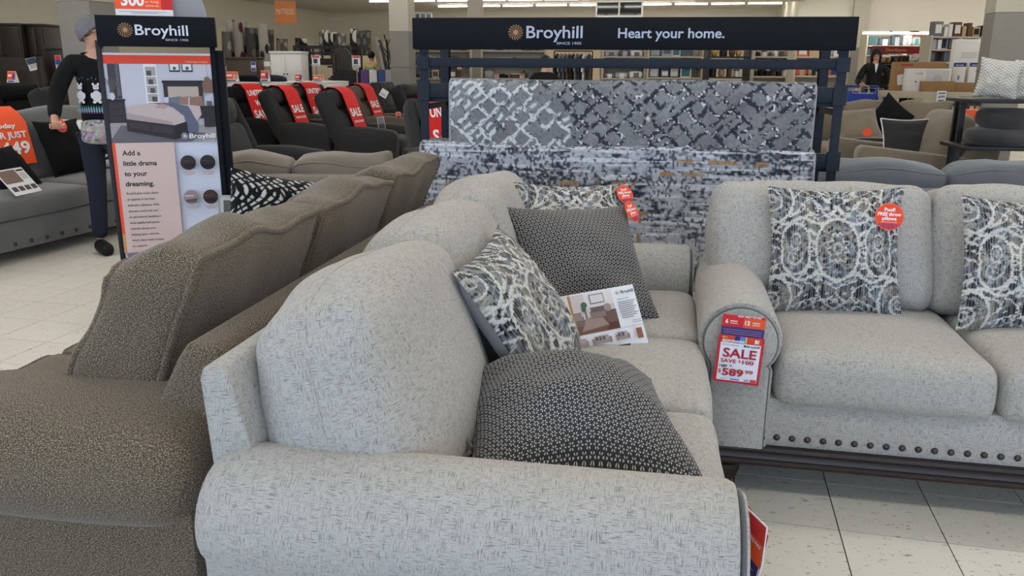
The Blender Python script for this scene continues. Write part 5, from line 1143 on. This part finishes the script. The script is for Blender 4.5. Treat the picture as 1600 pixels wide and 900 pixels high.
# ---------------------------------------------------------------- left and middle distance: bedroom furniture and rug rolls
def cabinet(label, px0, py0, px1, py1, Y, dep, mat, doors=2, drawers=0, yaw=-4, name='armoire', cat='cabinet', knob=None):
    a, b = span2(px0, py0, px1, py1, Y); w, h = b.x-a.x, b.z; root = empty(name, label, cat, T((a.x+b.x)/2, Y, 0, R(yaw)))
    mb = MB(); mb.box((-w/2, .02, .05), (w/2, dep, h-.04)); mb.build('body', mat, root, bevel=.006); mb = MB(); mb.box((-w/2-.02, 0, h-.04), (w/2+.02, dep+.01, h)); mb.build('cornice', mat, root, bevel=.008); mb = MB(); mb.box((-w/2-.01, .01, 0), (w/2+.01, dep, .06)); mb.build('plinth', mat, root)
    for k in range(doors):
        x0 = -w/2+.02+k*(w-.04)/doors; x1 = x0+(w-.04)/doors-.008
        for za, zb in (((.09, h*.48), (h*.5, h-.07)) if not drawers else ((.09+.28*drawers, h-.07),)):
            mb = MB(); mb.box((x0, .004, za), (x1, .02, zb)); d = mb.build('door', mat, root, bevel=.003); f = .06; mb = MB(); mb.box((x0+f, -.002, za+f), (x1-f, .006, zb-f)); mb.build('door_panel', mat, d, bevel=.003); mb = MB(); mb.lathe([(.012, 0), (.016, .02)], 8); mb.build('knob', knob or M['black'], d, T(x1-.03 if k == 0 else x0+.03, .004, (za+zb)/2, 0, R(90)))
    for k in range(drawers):
        mb = MB(); mb.box((-w/2+.03, .004, .09+.27*k), (w/2-.03, .02, .34+.27*k)); d = mb.build('drawer', mat, root, bevel=.003); mb = MB(); mb.lathe([(.012, 0), (.016, .02)], 8); mb.build('knob', knob or M['black'], d, T(0, .004, .21+.27*k, 0, R(90)))
    return root
espresso = wood('espresso_wood', srgb(24, 18, 16), srgb(44, 34, 29), rough=.45); brownw = wood('brown_wood', srgb(52, 38, 30), srgb(82, 62, 48), rough=.5)
cabinet('white paneled armoire behind the dark recliners', 422, 80, 471, 132, 17.3, .5, M['white'], 2)
cabinet('brown wooden chest with drawers beside the rug rolls', 352, 89, 401, 122, 17.5, .45, brownw, 0, 4, name='chest_of_drawers')
cabinet('tall espresso armoire against the wall at the bedroom department', -30, 36, 36, 110, 15.4, .6, espresso, 2)
cabinet('second espresso armoire standing next to the tall one', 43, 37, 72, 110, 15.5, .55, espresso, 2)
cabinet('narrow espresso chest beside the column', 74, 74, 93, 135, 14.4, .4, espresso, 0, 4, name='chest_of_drawers')
def headboard(label, px0, py0, px1, py1, Y, mat, tuft=False, arch=.0, bed=True):
    a, b = span2(px0, py0, px1, py1, Y); w, h = b.x-a.x, b.z; root = empty('bed', label, 'bed', T((a.x+b.x)/2, Y, 0, R(-4)))
    top = [(w/2*math.cos(math.pi*k/10), h-.16+.16*math.sin(math.pi*k/10)) for k in range(11)] if arch else [(w/2, h), (-w/2, h)]
    mb = MB(); mb.prism([(-w/2, .2), (w/2, .2)]+top, 0, .08, 'y'); mb.build('headboard', mat, root, bevel=.012)
    if tuft:
        for j in range(3):
            for i in range(7): mb = MB(); mb.lathe([(.018, 0), (.01, .01)], 8); mb.build('button', M['black'], root, T(-w*.4+i*w*.8/6+(j % 2)*.04, 0, h-.12-j*.13, 0, R(90)))
    else:
        for i in range(3): mb = MB(); mb.box((-w/2+.05+i*(w-.1)/3, -.01, .5), (-w/2+.03+(i+1)*(w-.1)/3, .0, h-.2)); mb.build('panel', mat, root, bevel=.004)
    for sx in (-1, 1): mb = MB(); mb.box((sx*w/2-.04, -.02, 0), (sx*w/2+.04, .1, h-.14 if arch else h+.02)); mb.build('bedpost', mat, root, bevel=.006)
    if bed: cushion('mattress', M['dgrey'], root, T(0, -.82, .42), (w/2-.03, .8, .13), .05, (0, 0, .01), 0, 0, (8, 8, 4)); mb = MB(); mb.box((-w/2+.03, -1.6 if bed else -.1, .1), (w/2-.03, 0, .29)); mb.build('bed_rail', mat, root)
    return root
headboard('espresso bed with paneled headboard near the armoires', -40, 90, 66, 126, 14.2, espresso)
headboard('grey tufted headboard bed behind the recliners', 519, 108, 566, 132, 18.4, M['dgrey'], True, 1)
headboard('dark arched headboard standing beside the bunk bed', 522, 74, 547, 130, 18.85, espresso, False, 1, False)
# bunk bed
ba, bb = aty(460, 71, 19.5), aty(546, 71, 19.5); bw_ = bb.x-ba.x; bh = ba.z; bk_ = empty('bunk_bed', 'black bunk bed with guard rails behind the white armoire', 'bed', T((ba.x+bb.x)/2, 19.5, 0, R(-5)))
for fx in (-1, 1):
    for fy in (0, .95): mb = MB(); mb.box((fx*bw_/2-.04, fy-.04, 0), (fx*bw_/2+.04, fy+.04, bh)); mb.build('post', M['black'], bk_)
for fy in (0, .95):
    for z, t_ in ((bh-.05, .05), (bh-.17, .03), (bh-.42, .14), (.35, .16)): mb = MB(); mb.box((-bw_/2+.04, fy-.02, z), (bw_/2-.04, fy+.02, z+t_)); mb.build('rail', M['black'], bk_)
for k in range(5): mb = MB(); x = -bw_/2+.2+k*(bw_-.4)/4; mb.box((x-.02, -.015, bh-.3), (x+.02, .015, bh-.05)); mb.build('baluster', M['black'], bk_)
for z in (bh-.36, .42): cushion('mattress', M['white'] if z > 1 else M['dgrey'], bk_, T(0, .475, z), (bw_/2-.05, .44, .08), .04, (0, 0, 0), 0, 0, (6, 6, 3))
for k in range(5): mb = MB(); mb.box((bw_/2-.5, -.06, .25+k*.27), (bw_/2-.08, -.03, .29+k*.27)); mb.build('ladder_rung', M['black'], bk_)
# rug rolls standing along the walls
def roll_mat(i, base, spot, sc):
    nm = 'rug_roll_%d' % i
    if nm in MATS: return MATS[nm]
    t = NT(nm); v = t.add('ShaderNodeTexVoronoi'); v.inputs['Scale'].default_value = sc; t.link(t.objmap(1, 1, .7), v.inputs['Vector']); t.color(t.mix(t.ramp(v.outputs['Distance'], .32, .44), srgb(*base), srgb(*spot))); MATS[nm] = t.done(.95); return MATS[nm]
RM = [roll_mat(0, (30, 30, 32), (150, 146, 138), 3.2), roll_mat(1, (150, 146, 138), (96, 92, 88), 4.5), roll_mat(2, (70, 30, 32), (140, 134, 126), 3.6), roll_mat(3, (96, 94, 92), (60, 58, 58), 5), roll_mat(4, (186, 182, 174), (30, 30, 32), 2.6), roll_mat(5, (38, 38, 40), (72, 70, 70), 4)]
RN = ['black rug roll with pale rounds', 'mottled grey rug roll', 'dark red patterned rug roll', 'grey flecked rug roll', 'zebra pale rug roll', 'charcoal rug roll']
def rug_roll(px, py0, py1, Y, r, mi, lean, where):
    a, b = aty(px, py1, Y), aty(px, py0, Y); h = b.z; root = empty('rug_roll', RN[mi]+' '+where, 'rug roll', T(b.x-h*math.sin(R(lean)), Y, .01, 0, 0, R(lean)), 'rug rolls '+where); mb = MB(); mb.lathe([(r*.3, .0), (r, 0), (r, h), (r*.75, h), (r*.7, h-.02), (r*.5, h-.02), (r*.5, h), (r*.25, h)], 14); mb.build('pile', RM[mi], root, smooth=True, sharp=40)
    mb = MB(); mb.lathe([(r*1.02, h*.55), (r*1.02, h*.6)], 14); mb.build('strap', M['whitecard'], root)
W1 = 'standing in the crowd of rolls by the brown chest'
for k, (px, py, mi, ln) in enumerate(((354, 50, 1, 3), (359, 32, 0, -4), (364, 66, 3, 5), (371, 36, 2, 0), (379, 35, 0, 2), (385, 64, 1, -6), (390, 44, 3, 0), (398, 45, 3, 1), (405, 60, 1, -3), (410, 38, 0, 0), (414, 68, 0, 2), (420, 47, 3, 1))): rug_roll(px, py, 132, 23.2+.35*(k % 3), .13, mi, ln, W1)
plinth = wallbox('trim_4', (-16.6, 26.05, 0), (-8.5, 26.95, 1.70), M['wall_tan'])
for k, (px, py, pb, mi, ln) in enumerate(((428, 60, 80, 2, 4), (435, 60, 80, 1, 0), (462, 59, 80, 5, 2), (470, 60, 80, 4, 0), (503, 48, 80, 1, 2), (511, 47, 80, 4, -3), (518, 50, 80, 4, 4), (527, 53, 80, 5, 2), (536, 52, 80, 1, 1), (557, 46, 84, 4, 1), (569, 49, 84, 3, 0), (578, 48, 84, 3, 2))):
    a = aty(px, py, 28.6); root = None; rz_ = 1.705; root = empty('rug_roll', RN[mi]+' on the tan ledge of the back wall', 'rug roll', T(*(bw(a.x*math.cos(BY)+28.6*math.sin(BY), 26.45, rz_)), 0, 0, R(ln)), 'rug rolls on the tan ledge'); h = a.z-rz_; r = .14; mb = MB(); mb.lathe([(r*.3, .0), (r, 0), (r, h), (r*.75, h), (r*.7, h-.02), (r*.5, h-.02), (r*.5, h), (r*.25, h)], 14); mb.build('pile', RM[mi], root, smooth=True, sharp=40)
for k in range(6): rug_roll(586+k*5, 58+k*3, 125, 22.0+.2*k, .085, 5 if k % 2 else 0, -10-2*k, 'leaning next to the column behind the recliners')
# wrought-iron tree stand
_t = aty(606, 75, 21.0); tr_ = empty('metal_tree', 'black branching metal tree beside the column', 'decoration', T(_t.x, 21.0, 0))
mb = MB(); mb.tube([(0, 0, 0), (.02, 0, 1.2), (-.02, 0, 2.0)], .02, 6); mb.build('trunk', M['black'], tr_)
for k in range(7): a_ = k*.9; mb = MB(); mb.tube([(-.01, 0, 1.25+.1*k), (.14*math.cos(a_), .1*math.sin(a_), 1.45+.1*k), (.24*math.cos(a_), .2*math.sin(a_), 1.5+.12*k)], [.012, .01, .02], 5); mb.build('branch', M['black'], tr_)
# boxed goods near the column
for px0, px1, c, lab in ((566, 577, 'purple', 'purple boxed item on the floor stack beside the column'), (579, 590, 'white', 'white boxed item with purple top beside the column'), (593, 603, 'blue', 'pale blue boxed item beside the column'), (604, 613, 'silver', 'blue and silver boxed item beside the column')):
    a, b = aty(px0, 126, 18.2), aty(px1, 109, 18.2); goods('carton', lab, T((a.x+b.x)/2, 18.2, 0), (b.x-a.x, .3, b.z), CN[c], CN['blue' if c != 'blue' else 'white'])
# beds with dark pillows, offer cards
def mattress_bed(label, px0, px1, py, Y, mat):
    a, b = aty(px0, py, Y), aty(px1, py, Y); w = b.x-a.x; root = empty('mattress_set', label, 'mattress', T((a.x+b.x)/2, Y, 0, R(-5))); z = a.z
    cushion('mattress', M['white'], root, T(0, .9, z-.14), (w/2, .9, .14), .05, (0, 0, .005), 0, 0, (8, 8, 4), welt=(2, .008)); cushion('box_spring', mat, root, T(0, .9, z-.40), (w/2, .9, .12), .03, (0, 0, 0), 0, 0, (6, 6, 3)); mb = MB(); mb.box((-w/2+.05, .05, 0), (w/2-.05, 1.75, z-.51)); mb.build('base', M['black'], root)
    return root, z
for px0, px1, lab in ((350, 402, 'white mattress set with orange card behind the poster stand'), (405, 450, 'white mattress set with navy pillow beside the white armoire'), (457, 503, 'white mattress set with grey bedding behind the sale recliner')):
    r_, z_ = mattress_bed(lab, px0, px1, 128, 14.9, M['dgrey'])
for px, lab, c in ((388, 'black bolster pillow on the white mattress behind the poster stand', 'blackfab'), (424, 'navy pillow on the white mattress beside the white armoire', 'denim')): cushion('pillow_', M[c], None, T(*aty(px, 126, 15.3)), (.27, .16, .08), .06, (0, 0, .03), .004, 1, (10, 8, 6)); o = bpy.data.objects[-1] if False else None
for o in [o for o in COL.objects if o.name.startswith('pillow_') and o.parent is None and 'label' not in o and o.type == 'MESH']:
    i = 0 if o.active_material == M['blackfab'] else 1; o.name = 'bolster_pillow'; tag(o, ['black bolster pillow on the white mattress behind the poster stand', 'navy pillow on the white mattress beside the white armoire'][i], 'pillow')
def tent_card(px, py, Y, w, h, label, kind=0):
    c = aty(px, py, Y); root = empty('offer_card', label, 'card', T(c.x, Y, c.z, R(-8))); mb = MB(); mb.prism([(0, 0), (.10, 0), (.052, h), (.048, h)], -w/2, w/2, 'x'); mb.build('card', M['whitecard'], root)
    p = Print(); p.rect(-w/2, h*.25, w/2, h, srgb(*OC)); p.rect(w*.15, h*.25, w*.4, h*.8, srgb(200, 170, 150) if kind == 0 else srgb(60, 70, 150)); p.rect(-w*.4, h*.55, w*.05, h*.75, W_); p.rect(-w*.4, h*.05, w*.4, h*.18, srgb(70, 60, 110)); p.build('print', None, root, T(0, -.001, 0) @ Matrix.Rotation(math.atan2(.048, h)*-1, 4, 'X'))
tent_card(361, 127.5, 15.0, .22, .17, 'orange offer card with a portrait on the mattress behind the poster stand'); tent_card(413, 127.5, 15.0, .15, .19, 'folded offer card on the mattress next to the navy pillow', 1); tent_card(466, 127.5, 15.0, .13, .13, 'small pale offer card near the white armoire', 1); tent_card(496, 127.5, 15.0, .19, .11, 'wide orange offer card behind the sale recliners'); tent_card(17, 129, 13.2, .14, .17, 'pale offer card on the bed near the armoires', 1)
def post_sign(px, py0, py1, Y, w, label):
    def dr(p, ww, z, h): p.rect(-ww*.45, z+h*.8, ww*.45, z+h*.97, srgb(196, 60, 50)); p.rect(-ww*.3, z+h*.25, ww*.2, z+h*.7, srgb(70, 70, 74)); p.rect(-ww*.4, z+h*.06, ww*.4, z+h*.14, srgb(130, 130, 134))
    a = w*1290/Y/2; board_sign(px-a, py0, px+a, py1, Y, label, M['whitecard'], dr, name='post_sign')
post_sign(493.5, 87, 103, 16.3, .16, 'white product sign on a post in front of the bunk bed'); post_sign(556.5, 87, 105, 16.0, .16, 'white and red product sign on a post beside the tufted headboard')
hang_tag(51, 100, 14.155, .16, .20, 10, 'black and white price card on the espresso headboard', [(60, 64, 90), (210, 210, 214)], -14); hang_tag(91, 97, 14.386, .10, .22, 0, 'blue and white price card on the espresso chest', [(196, 60, 60), (50, 70, 150), (210, 210, 214)])
hang_tag(396, 104, 17.479, .10, .18, 0, 'blue and white price card on the brown chest', [(60, 80, 150), (210, 210, 214), (60, 80, 150)])

# ---------------------------------------------------------------- people
def skin_mesh(name, verts, edges, mat, parent, root=0, sub=2):
    me = bpy.data.meshes.new(name); me.from_pydata([v[0] for v in verts], edges, []); me.materials.append(mat); o = bpy.data.objects.new(name, me); COL.objects.link(o); o.parent = parent
    o.modifiers.new('skin', 'SKIN'); sv = me.skin_vertices[0].data
    for i, v in enumerate(verts): r = v[1]; sv[i].radius = r if isinstance(r, tuple) else (r, r); sv[i].use_root = (i == root)
    o.modifiers['skin'].use_smooth_shade = True; o.modifiers['skin'].branch_smoothing = .4
    s = o.modifiers.new('sub', 'SUBSURF'); s.levels = sub; s.render_levels = sub; return o
class Sk:
    def __init__(s): s.v = []; s.e = []
    def add(s, p, r, prev=None):
        s.v.append((tuple(p), r)); 
        if prev is not None: s.e.append((prev, len(s.v)-1))
        return len(s.v)-1
    def chain(s, pts, prev=None):
        for p, r in pts: prev = s.add(p, r, prev)
        return prev
def hand(sk, wrist_i, wr, d, side, curl=.5):
    """palm and five fingers: d = pointing direction, side = thumb direction"""
    d = Vector(d).normalized(); s = Vector(side); s = (s-d*s.dot(d)).normalized(); n = d.cross(s); W = Vector(wr)
    palm = sk.add(W+d*.045, .024, wrist_i)
    kn = sk.add(W+d*.082, .022, palm)
    for k, ln in enumerate((.070, .080, .074, .058)):
        o = s*(.027-.018*k); b = W+d*.090+o; c1 = b+(d*math.cos(curl)+n*math.sin(curl))*ln*.45; c2 = c1+(d*math.cos(curl*2.2)+n*math.sin(curl*2.2))*ln*.5
        sk.chain([(b, .010), (c1, .009), (c2, .0075)], kn)
    t0 = W+d*.03+s*.03; sk.chain([(t0, .012), (t0+d*.03+s*.02, .010), (t0+d*.055+s*.022+n*.01, .008)], palm)
def person(name, label, mtx, hgt, skin, hair, top, bottom, arms, head_turn=0, hair_style='short', shoes=None, glasses=True, legs=None, lean=0):
    root = empty(name, label, 'person', mtx); S = hgt/1.65; V = lambda x, y, z: Vector((x*S, (y-lean*max(0, z-.9))*S, z*S))
    b = Sk(); p = b.add(V(0, 0, .93), .11*S); sp = b.add(V(0, 0, 1.12), .105*S, p); ch = b.add(V(0, 0, 1.31), .115*S, sp); nb = b.add(V(0, .01, 1.43), .055*S, ch)
    HC = V(0, -.02, 1.555); ct, st = math.cos(head_turn), math.sin(head_turn); HD = lambda x, y, z: HC+Vector((x*ct-y*st, x*st+y*ct, z))*S
    nk = b.add(V(0, -.005, 1.475), .048*S, nb); hd1 = b.add(HD(0, .0, -.03), .068*S, nk); hd2 = b.add(HD(0, .008, .03), .083*S, hd1); hd3 = b.add(HD(0, .012, .075), .066*S, hd2)
    b.add(HD(0, -.058, -.055), .030*S, hd1); b.chain([(HD(0, -.076, .005), .016*S), (HD(0, -.100, -.016), .012*S)], hd2)
    for sx in (-1, 1): b.add(HD(sx*.086, .012, .0), .014*S, hd2)
    tp = Sk(); q0 = tp.add(V(0, 0, .88), .150*S); q1 = tp.add(V(0, 0, 1.02), .142*S, q0); q2 = tp.add(V(0, 0, 1.18), .138*S, q1); q3 = tp.add(V(0, .0, 1.34), .135*S, q2); q4 = tp.add(V(0, .01, 1.435), .07*S, q3)
    tw = []
    for sx, (el, wr, hd, th, cu) in zip((-1, 1), arms):
        el, wr = Vector(el)*S, Vector(wr)*S
        i = b.chain([(V(sx*.165, .01, 1.385), .045*S), (el, .036*S), (wr, .025*S)], ch); hand(b, i, wr, hd, th, cu)
        tp.chain([(V(sx*.150, .01, 1.375), .075*S), (V(sx*.175, .01, 1.36)*.6+el*.4, .066*S), (el, .056*S), (wr-(wr-el).normalized()*.03, .042*S)], q3)
    lg = Sk(); l0 = lg.add(V(0, 0, .93), .14*S)
    legs = legs or (((-.095, .0, .50), (-.10, .02, .09)), ((.095, .0, .50), (.10, .02, .09)))
    for sx, (kn, an) in zip((-1, 1), legs):
        kn, an = Vector(kn)*S, Vector(an)*S; lg.chain([(V(sx*.085, 0, .84), .095*S), (kn, .068*S), (an+Vector((0, 0, .01)), .056*S)], l0); b.chain([(V(sx*.08, 0, .85), .07*S), (kn, .045*S), (an, .033*S)], p)
        mb = MB(); fm = soft_map((.047*S, .125*S, .045*S), .04*S, (0, 0, .01)); me = soft_mesh(fm, (8, 14, 8), 2); finish('shoe', me, M['shoe'], root, T(an.x, an.y-.07*S, .045*S))
    body = skin_mesh('body', b.v, b.e, skin, root); skin_mesh('top', tp.v, tp.e, top, root); skin_mesh('trousers', lg.v, lg.e, bottom, root)
    # face
    for sx in (-1, 1):
        e = HD(sx*.031, -.0685, .012); mb = MB(); mb.lathe([(.002, -.006), (.008, -.004), (.010, 0), (.008, .004), (.002, .006)], 10); ey = mb.build('eye', M['whitecard'], root, T(e.x, e.y, e.z), smooth=True); mb = MB(); mb.lathe([(.005, 0), (.004, .003), (.001, .004)], 8); mb.build('pupil', M['black'], ey, T(0, -.0085, 0, 0, R(90)))
        mb = MB(); mb.tube([HD(sx*.016, -.078, .032), HD(sx*.032, -.079, .037), HD(sx*.048, -.070, .030)], .004*S, 5); mb.build('eyebrow', hair, root)
        if glasses:
            ctr = HD(sx*.032, -.092, .010); mb = MB(); mb.tube([HD(sx*.032+.023*math.cos(a*.5236), -.092, .010+.018*math.sin(a*.5236)) for a in range(12)], .0025, 5, True); mb.build('glasses_rim', M['black'], root); mb = MB(); mb.tube([HD(sx*.055, -.092, .014), HD(sx*.088, .01, .014)], .0022, 5); mb.build('glasses_temple', M['black'], root)
    mb = MB(); mb.tube([HD(-.024, -.078, -.045), HD(0, -.089, -.043), HD(.024, -.078, -.045)], [.003*S, .0055*S, .003*S], 6); mb.build('mouth', plain('lips', srgb(150, 90, 84), .5), root)
    # hair cap: a shell over crown, back and sides
    def hs(q, pp):
        return q
    hv = []; hf = []; nu, nv = 22, 12
    long_ = hair_style == 'long'
    for j in range(nv+1):
        for i in range(nu):
            a = 2*math.pi*i/nu; fr = max(0, -math.sin(a)) ; lim = (2.15 if not long_ else 2.45)-1.02*fr**1.1+.35*max(0, math.sin(a)); th = lim*j/nv; r = .099+.005*math.sin(5*a+3*th)+RS.uniform(-.006, .006)*(j > 0); flare = 1+(.22*max(0, th-1.6) if long_ else 0)
            hv.append(HD(r*.92*math.sin(th)*math.cos(a)*flare, .014+r*1.06*math.sin(th)*math.sin(a)*flare, .028+r*1.02*math.cos(th)-(max(0, th-1.7)*.14 if long_ else 0)))
    for j in range(nv):
        for i in range(nu): hf.append((j*nu+i, j*nu+(i+1) % nu, (j+1)*nu+(i+1) % nu, (j+1)*nu+i))
    mb = MB(); mb.add(hv, hf); o = mb.build('hair', hair, root, smooth=True, sharp=180); m_ = o.modifiers.new('thick', 'SOLIDIFY'); m_.thickness = .014; m_.offset = 1
    return root
swt = plain('black_sweater', srgb(15, 15, 18), .95, var=.2, scale=60)
_w = aty(150, 385, 6.02)
WM = T(-2.985, 6.10, 0, R(40))
wl = person('person', 'grey haired person in a black sweater with white animals holding a colourful purse', WM, 1.66, M['skin'], M['hairgrey'], swt, M['denim'],
    [((-.29, -.03, 1.13), (-.35, -.20, .98), (-.2, -1, -.5), (1, .1, .1), .7), ((.24, -.14, 1.12), (.07, -.34, 1.0), (-.8, -.6, -.2), (-.1, -.3, 1), .7)], head_turn=R(35), legs=(((-.09, -.02, .50), (-.10, .03, .09)), ((.09, -.03, .50), (.10, -.02, .09))))
# knitted figures on the sweater, wrapped round the torso
def torso_wrap(q):
    x, y, z = q; rad = .162; a = x/rad; return (rad*math.sin(a), -rad*math.cos(a)+y*1.0-.002, z)
p = Print(warp=torso_wrap)
for cx in (-.17, -.055, .06, .175):
    for (dx, dz, rx, rz) in ((0, 1.145, .030, .040), (0, 1.205, .020, .020), (-.016, 1.228, .008, .009), (.016, 1.228, .008, .009), (-.030, 1.15, .009, .020), (.030, 1.15, .009, .020), (-.018, 1.105, .012, .010), (.018, 1.105, .012, .010)): p.k = 1; p.disc(cx+dx, dz, rx, srgb(206, 206, 210), 12, rz)
    p.k = 6; p.poly([(cx-.016, 1.178), (cx+.016, 1.192), (cx+.016, 1.178), (cx-.016, 1.192)], srgb(60, 50, 130)); p.disc(cx-.007, 1.208, .003, K_, 6); p.disc(cx+.007, 1.208, .003, K_, 6)
    for k in range(4): p.k = 2; p.disc(cx-.045+.025*k, 1.262+.008*(k % 2), .006, srgb(40, 96, 110), 6)
for k in range(26):
    x = -.22+k*.0172; p.k = 1; p.poly([(x-.008, 1.055), (x, 1.082), (x+.008, 1.055)], srgb(70, 150, 140)); p.poly([(x-.008, 1.048), (x, 1.024), (x+.008, 1.048)], srgb(150, 140, 200)); p.rect(x-.002, 1.046, x+.002, 1.058, srgb(210, 210, 220))
p.build('knit_figures', None, wl)
pm = plain('purse_patchwork', srgb(150, 110, 90), .8); t = NT('patchwork'); vo = t.add('ShaderNodeTexVoronoi'); vo.inputs['Scale'].default_value = 52; t.link(t.objmap(), vo.inputs['Vector']); hsv = t.add('ShaderNodeHueSaturation'); hsv.inputs['Saturation'].default_value = .55; hsv.inputs['Value'].default_value = .45; t.link(vo.outputs['Color'], hsv.inputs['Color']); t.color(hsv.outputs[0]); pm = t.done(.8)
bg = empty('purse', 'colourful patchwork purse held by the person in the black sweater', 'purse', WM @ T(-.12, -.40, .915, R(-40), R(-8))); cushion('purse_body', pm, bg, T(0, 0, 0), (.125, .035, .075), .03, (0, .02, .01), .004, 1, (14, 8, 10)); mb = MB(); mb.tube([(-.12, .0, .06), (-.05, .012, .078), (.05, .012, .078), (.12, .0, .06)], .006, 6); mb.build('zip', M['steel'], bg)
mb = MB(); mb.tube([(.12, .02, .05), (.17, .10, .22), (.19, .16, .40)], .007, 6); mb.build('strap', M['black'], bg)
_w = aty(1368, 105, 15.2)
person('person', 'dark haired person in a black jacket pushing a blue shopping cart', T(_w.x+.10, 15.46, 0, R(-14)), 1.70, M['skin'], M['hairblack'], plain('black_jacket', srgb(17, 18, 22), .8), M['denim'], [((-.27, -.10, 1.12), (-.26, -.42, 1.07), (.1, -1, -.1), (1, 0, .2), 1.0), ((.27, -.10, 1.12), (.22, -.42, 1.07), (-.1, -1, -.1), (-1, 0, .2), 1.0)], hair_style='long')
_sc = [o for o in COL.objects if o.name.startswith('person') and 'blue shopping cart' in o.get('label', '')][0]
mb = MB(); mb.prism([(-.03, 1.47), (.03, 1.47), (.012, 1.36), (0, 1.31), (-.012, 1.36)], -.150, -.135, 'y'); mb.build('white_collar', M['whitecard'], _sc)
_c2 = aty(1351, 130, 14.62)
ct_ = empty('shopping_cart', 'blue plastic shopping cart with a wire top pushed by the person in black', 'cart', T(_c2.x, 14.62, 0, R(-14)))
mb = MB(); mb.add([(-.26, -.42, .62), (.26, -.42, .62), (.28, .40, .58), (-.28, .40, .58), (-.30, -.46, .98), (.30, -.46, .98), (.32, .42, 1.0), (-.32, .42, 1.0), (-.285, -.44, .98), (.285, -.44, .98), (.305, .405, 1.0), (-.305, .405, 1.0), (-.245, -.40, .64), (.245, -.40, .64), (.265, .385, .60), (-.265, .385, .60)], [(0, 3, 2, 1), (0, 1, 5, 4), (1, 2, 6, 5), (2, 3, 7, 6), (3, 0, 4, 7), (8, 9, 13, 12), (9, 10, 14, 13), (10, 11, 15, 14), (11, 8, 12, 15), (12, 13, 14, 15), (4, 5, 9, 8), (5, 6, 10, 9), (6, 7, 11, 10), (7, 4, 8, 11)]); mb.build('basket', M['bluecart'], ct_)
mb = MB(); mb.tube([(-.30, .45, 1.08), (.30, .45, 1.08)], .02, 8); mb.build('handle', M['bluecart'], ct_)
for sx in (-1, 1): mb = MB(); mb.tube([(sx*.30, .45, 1.08), (sx*.29, .38, .6), (sx*.27, .35, .18), (sx*.24, -.40, .16)], .014, 6); mb.build('frame_side', M['steel'], ct_)
for sx in (-1, 1):
    for y in (-.40, .33): mb = MB(); mb.lathe([(.02, -.02), (.06, -.02), (.06, .02), (.02, .02)], 12); mb.build('wheel', M['black'], ct_, T(sx*.24, y, .062, 0, 0, R(90)))
for k in range(5): mb = MB(); mb.tube([(-.24+k*.12, -.45, .99), (-.24+k*.12, -.45, 1.06), (-.24+k*.12, .40, 1.06)], .005, 5); mb.build('wire', M['steel'], ct_)
goods('bag', 'cream shopping bag lying in the blue cart', T(_c2.x, 14.60, .645, R(-14)), (.34, .3, .46), CN['cream'], CN['tan'])
# tie-dye shopper near the rug rolls
t = NT('tie_dye'); nz = t.noise(t.objmap(), 4, 2); vr = t.add('ShaderNodeValToRGB'); t.link(nz, vr.inputs[0]); cr = vr.color_ramp; cr.elements[0].position = .3; cr.elements[0].color = srgb(90, 170, 180); cr.elements[1].position = .7; cr.elements[1].color = srgb(200, 120, 160); e_ = cr.elements.new(.5); e_.color = srgb(210, 190, 90); t.color(vr.outputs[0])
_q = aty(580, 84, 22.6)
person('person', 'dark haired person in a tie-dye shirt among the rug rolls', T(_q.x, 22.6, 0, R(150)), 1.72, M['skin'], M['hairblack'], t.done(.9), M['denim'], [((-.27, -.04, 1.10), (-.26, -.12, .88), (0, -.2, -1), (0, -1, 0), .4), ((.27, -.04, 1.10), (.26, -.12, .88), (0, -.2, -1), (0, -1, 0), .4)], glasses=False)
_q = aty(850, 99, 11.8)
person('person', 'stooping person in a black coat behind the diamond lattice rug', T(_q.x, 11.9, 0, R(165)), 1.50, M['skin'], M['hairblack'], plain('black_coat', srgb(18, 17, 18), .9), M['denim'], [((-.29, -.1, 1.10), (-.26, -.3, .95), (0, -1, -.3), (1, 0, 0), .5), ((.29, -.1, 1.10), (.26, -.3, .95), (0, -1, -.3), (-1, 0, 0), .5)], glasses=False, lean=.15)
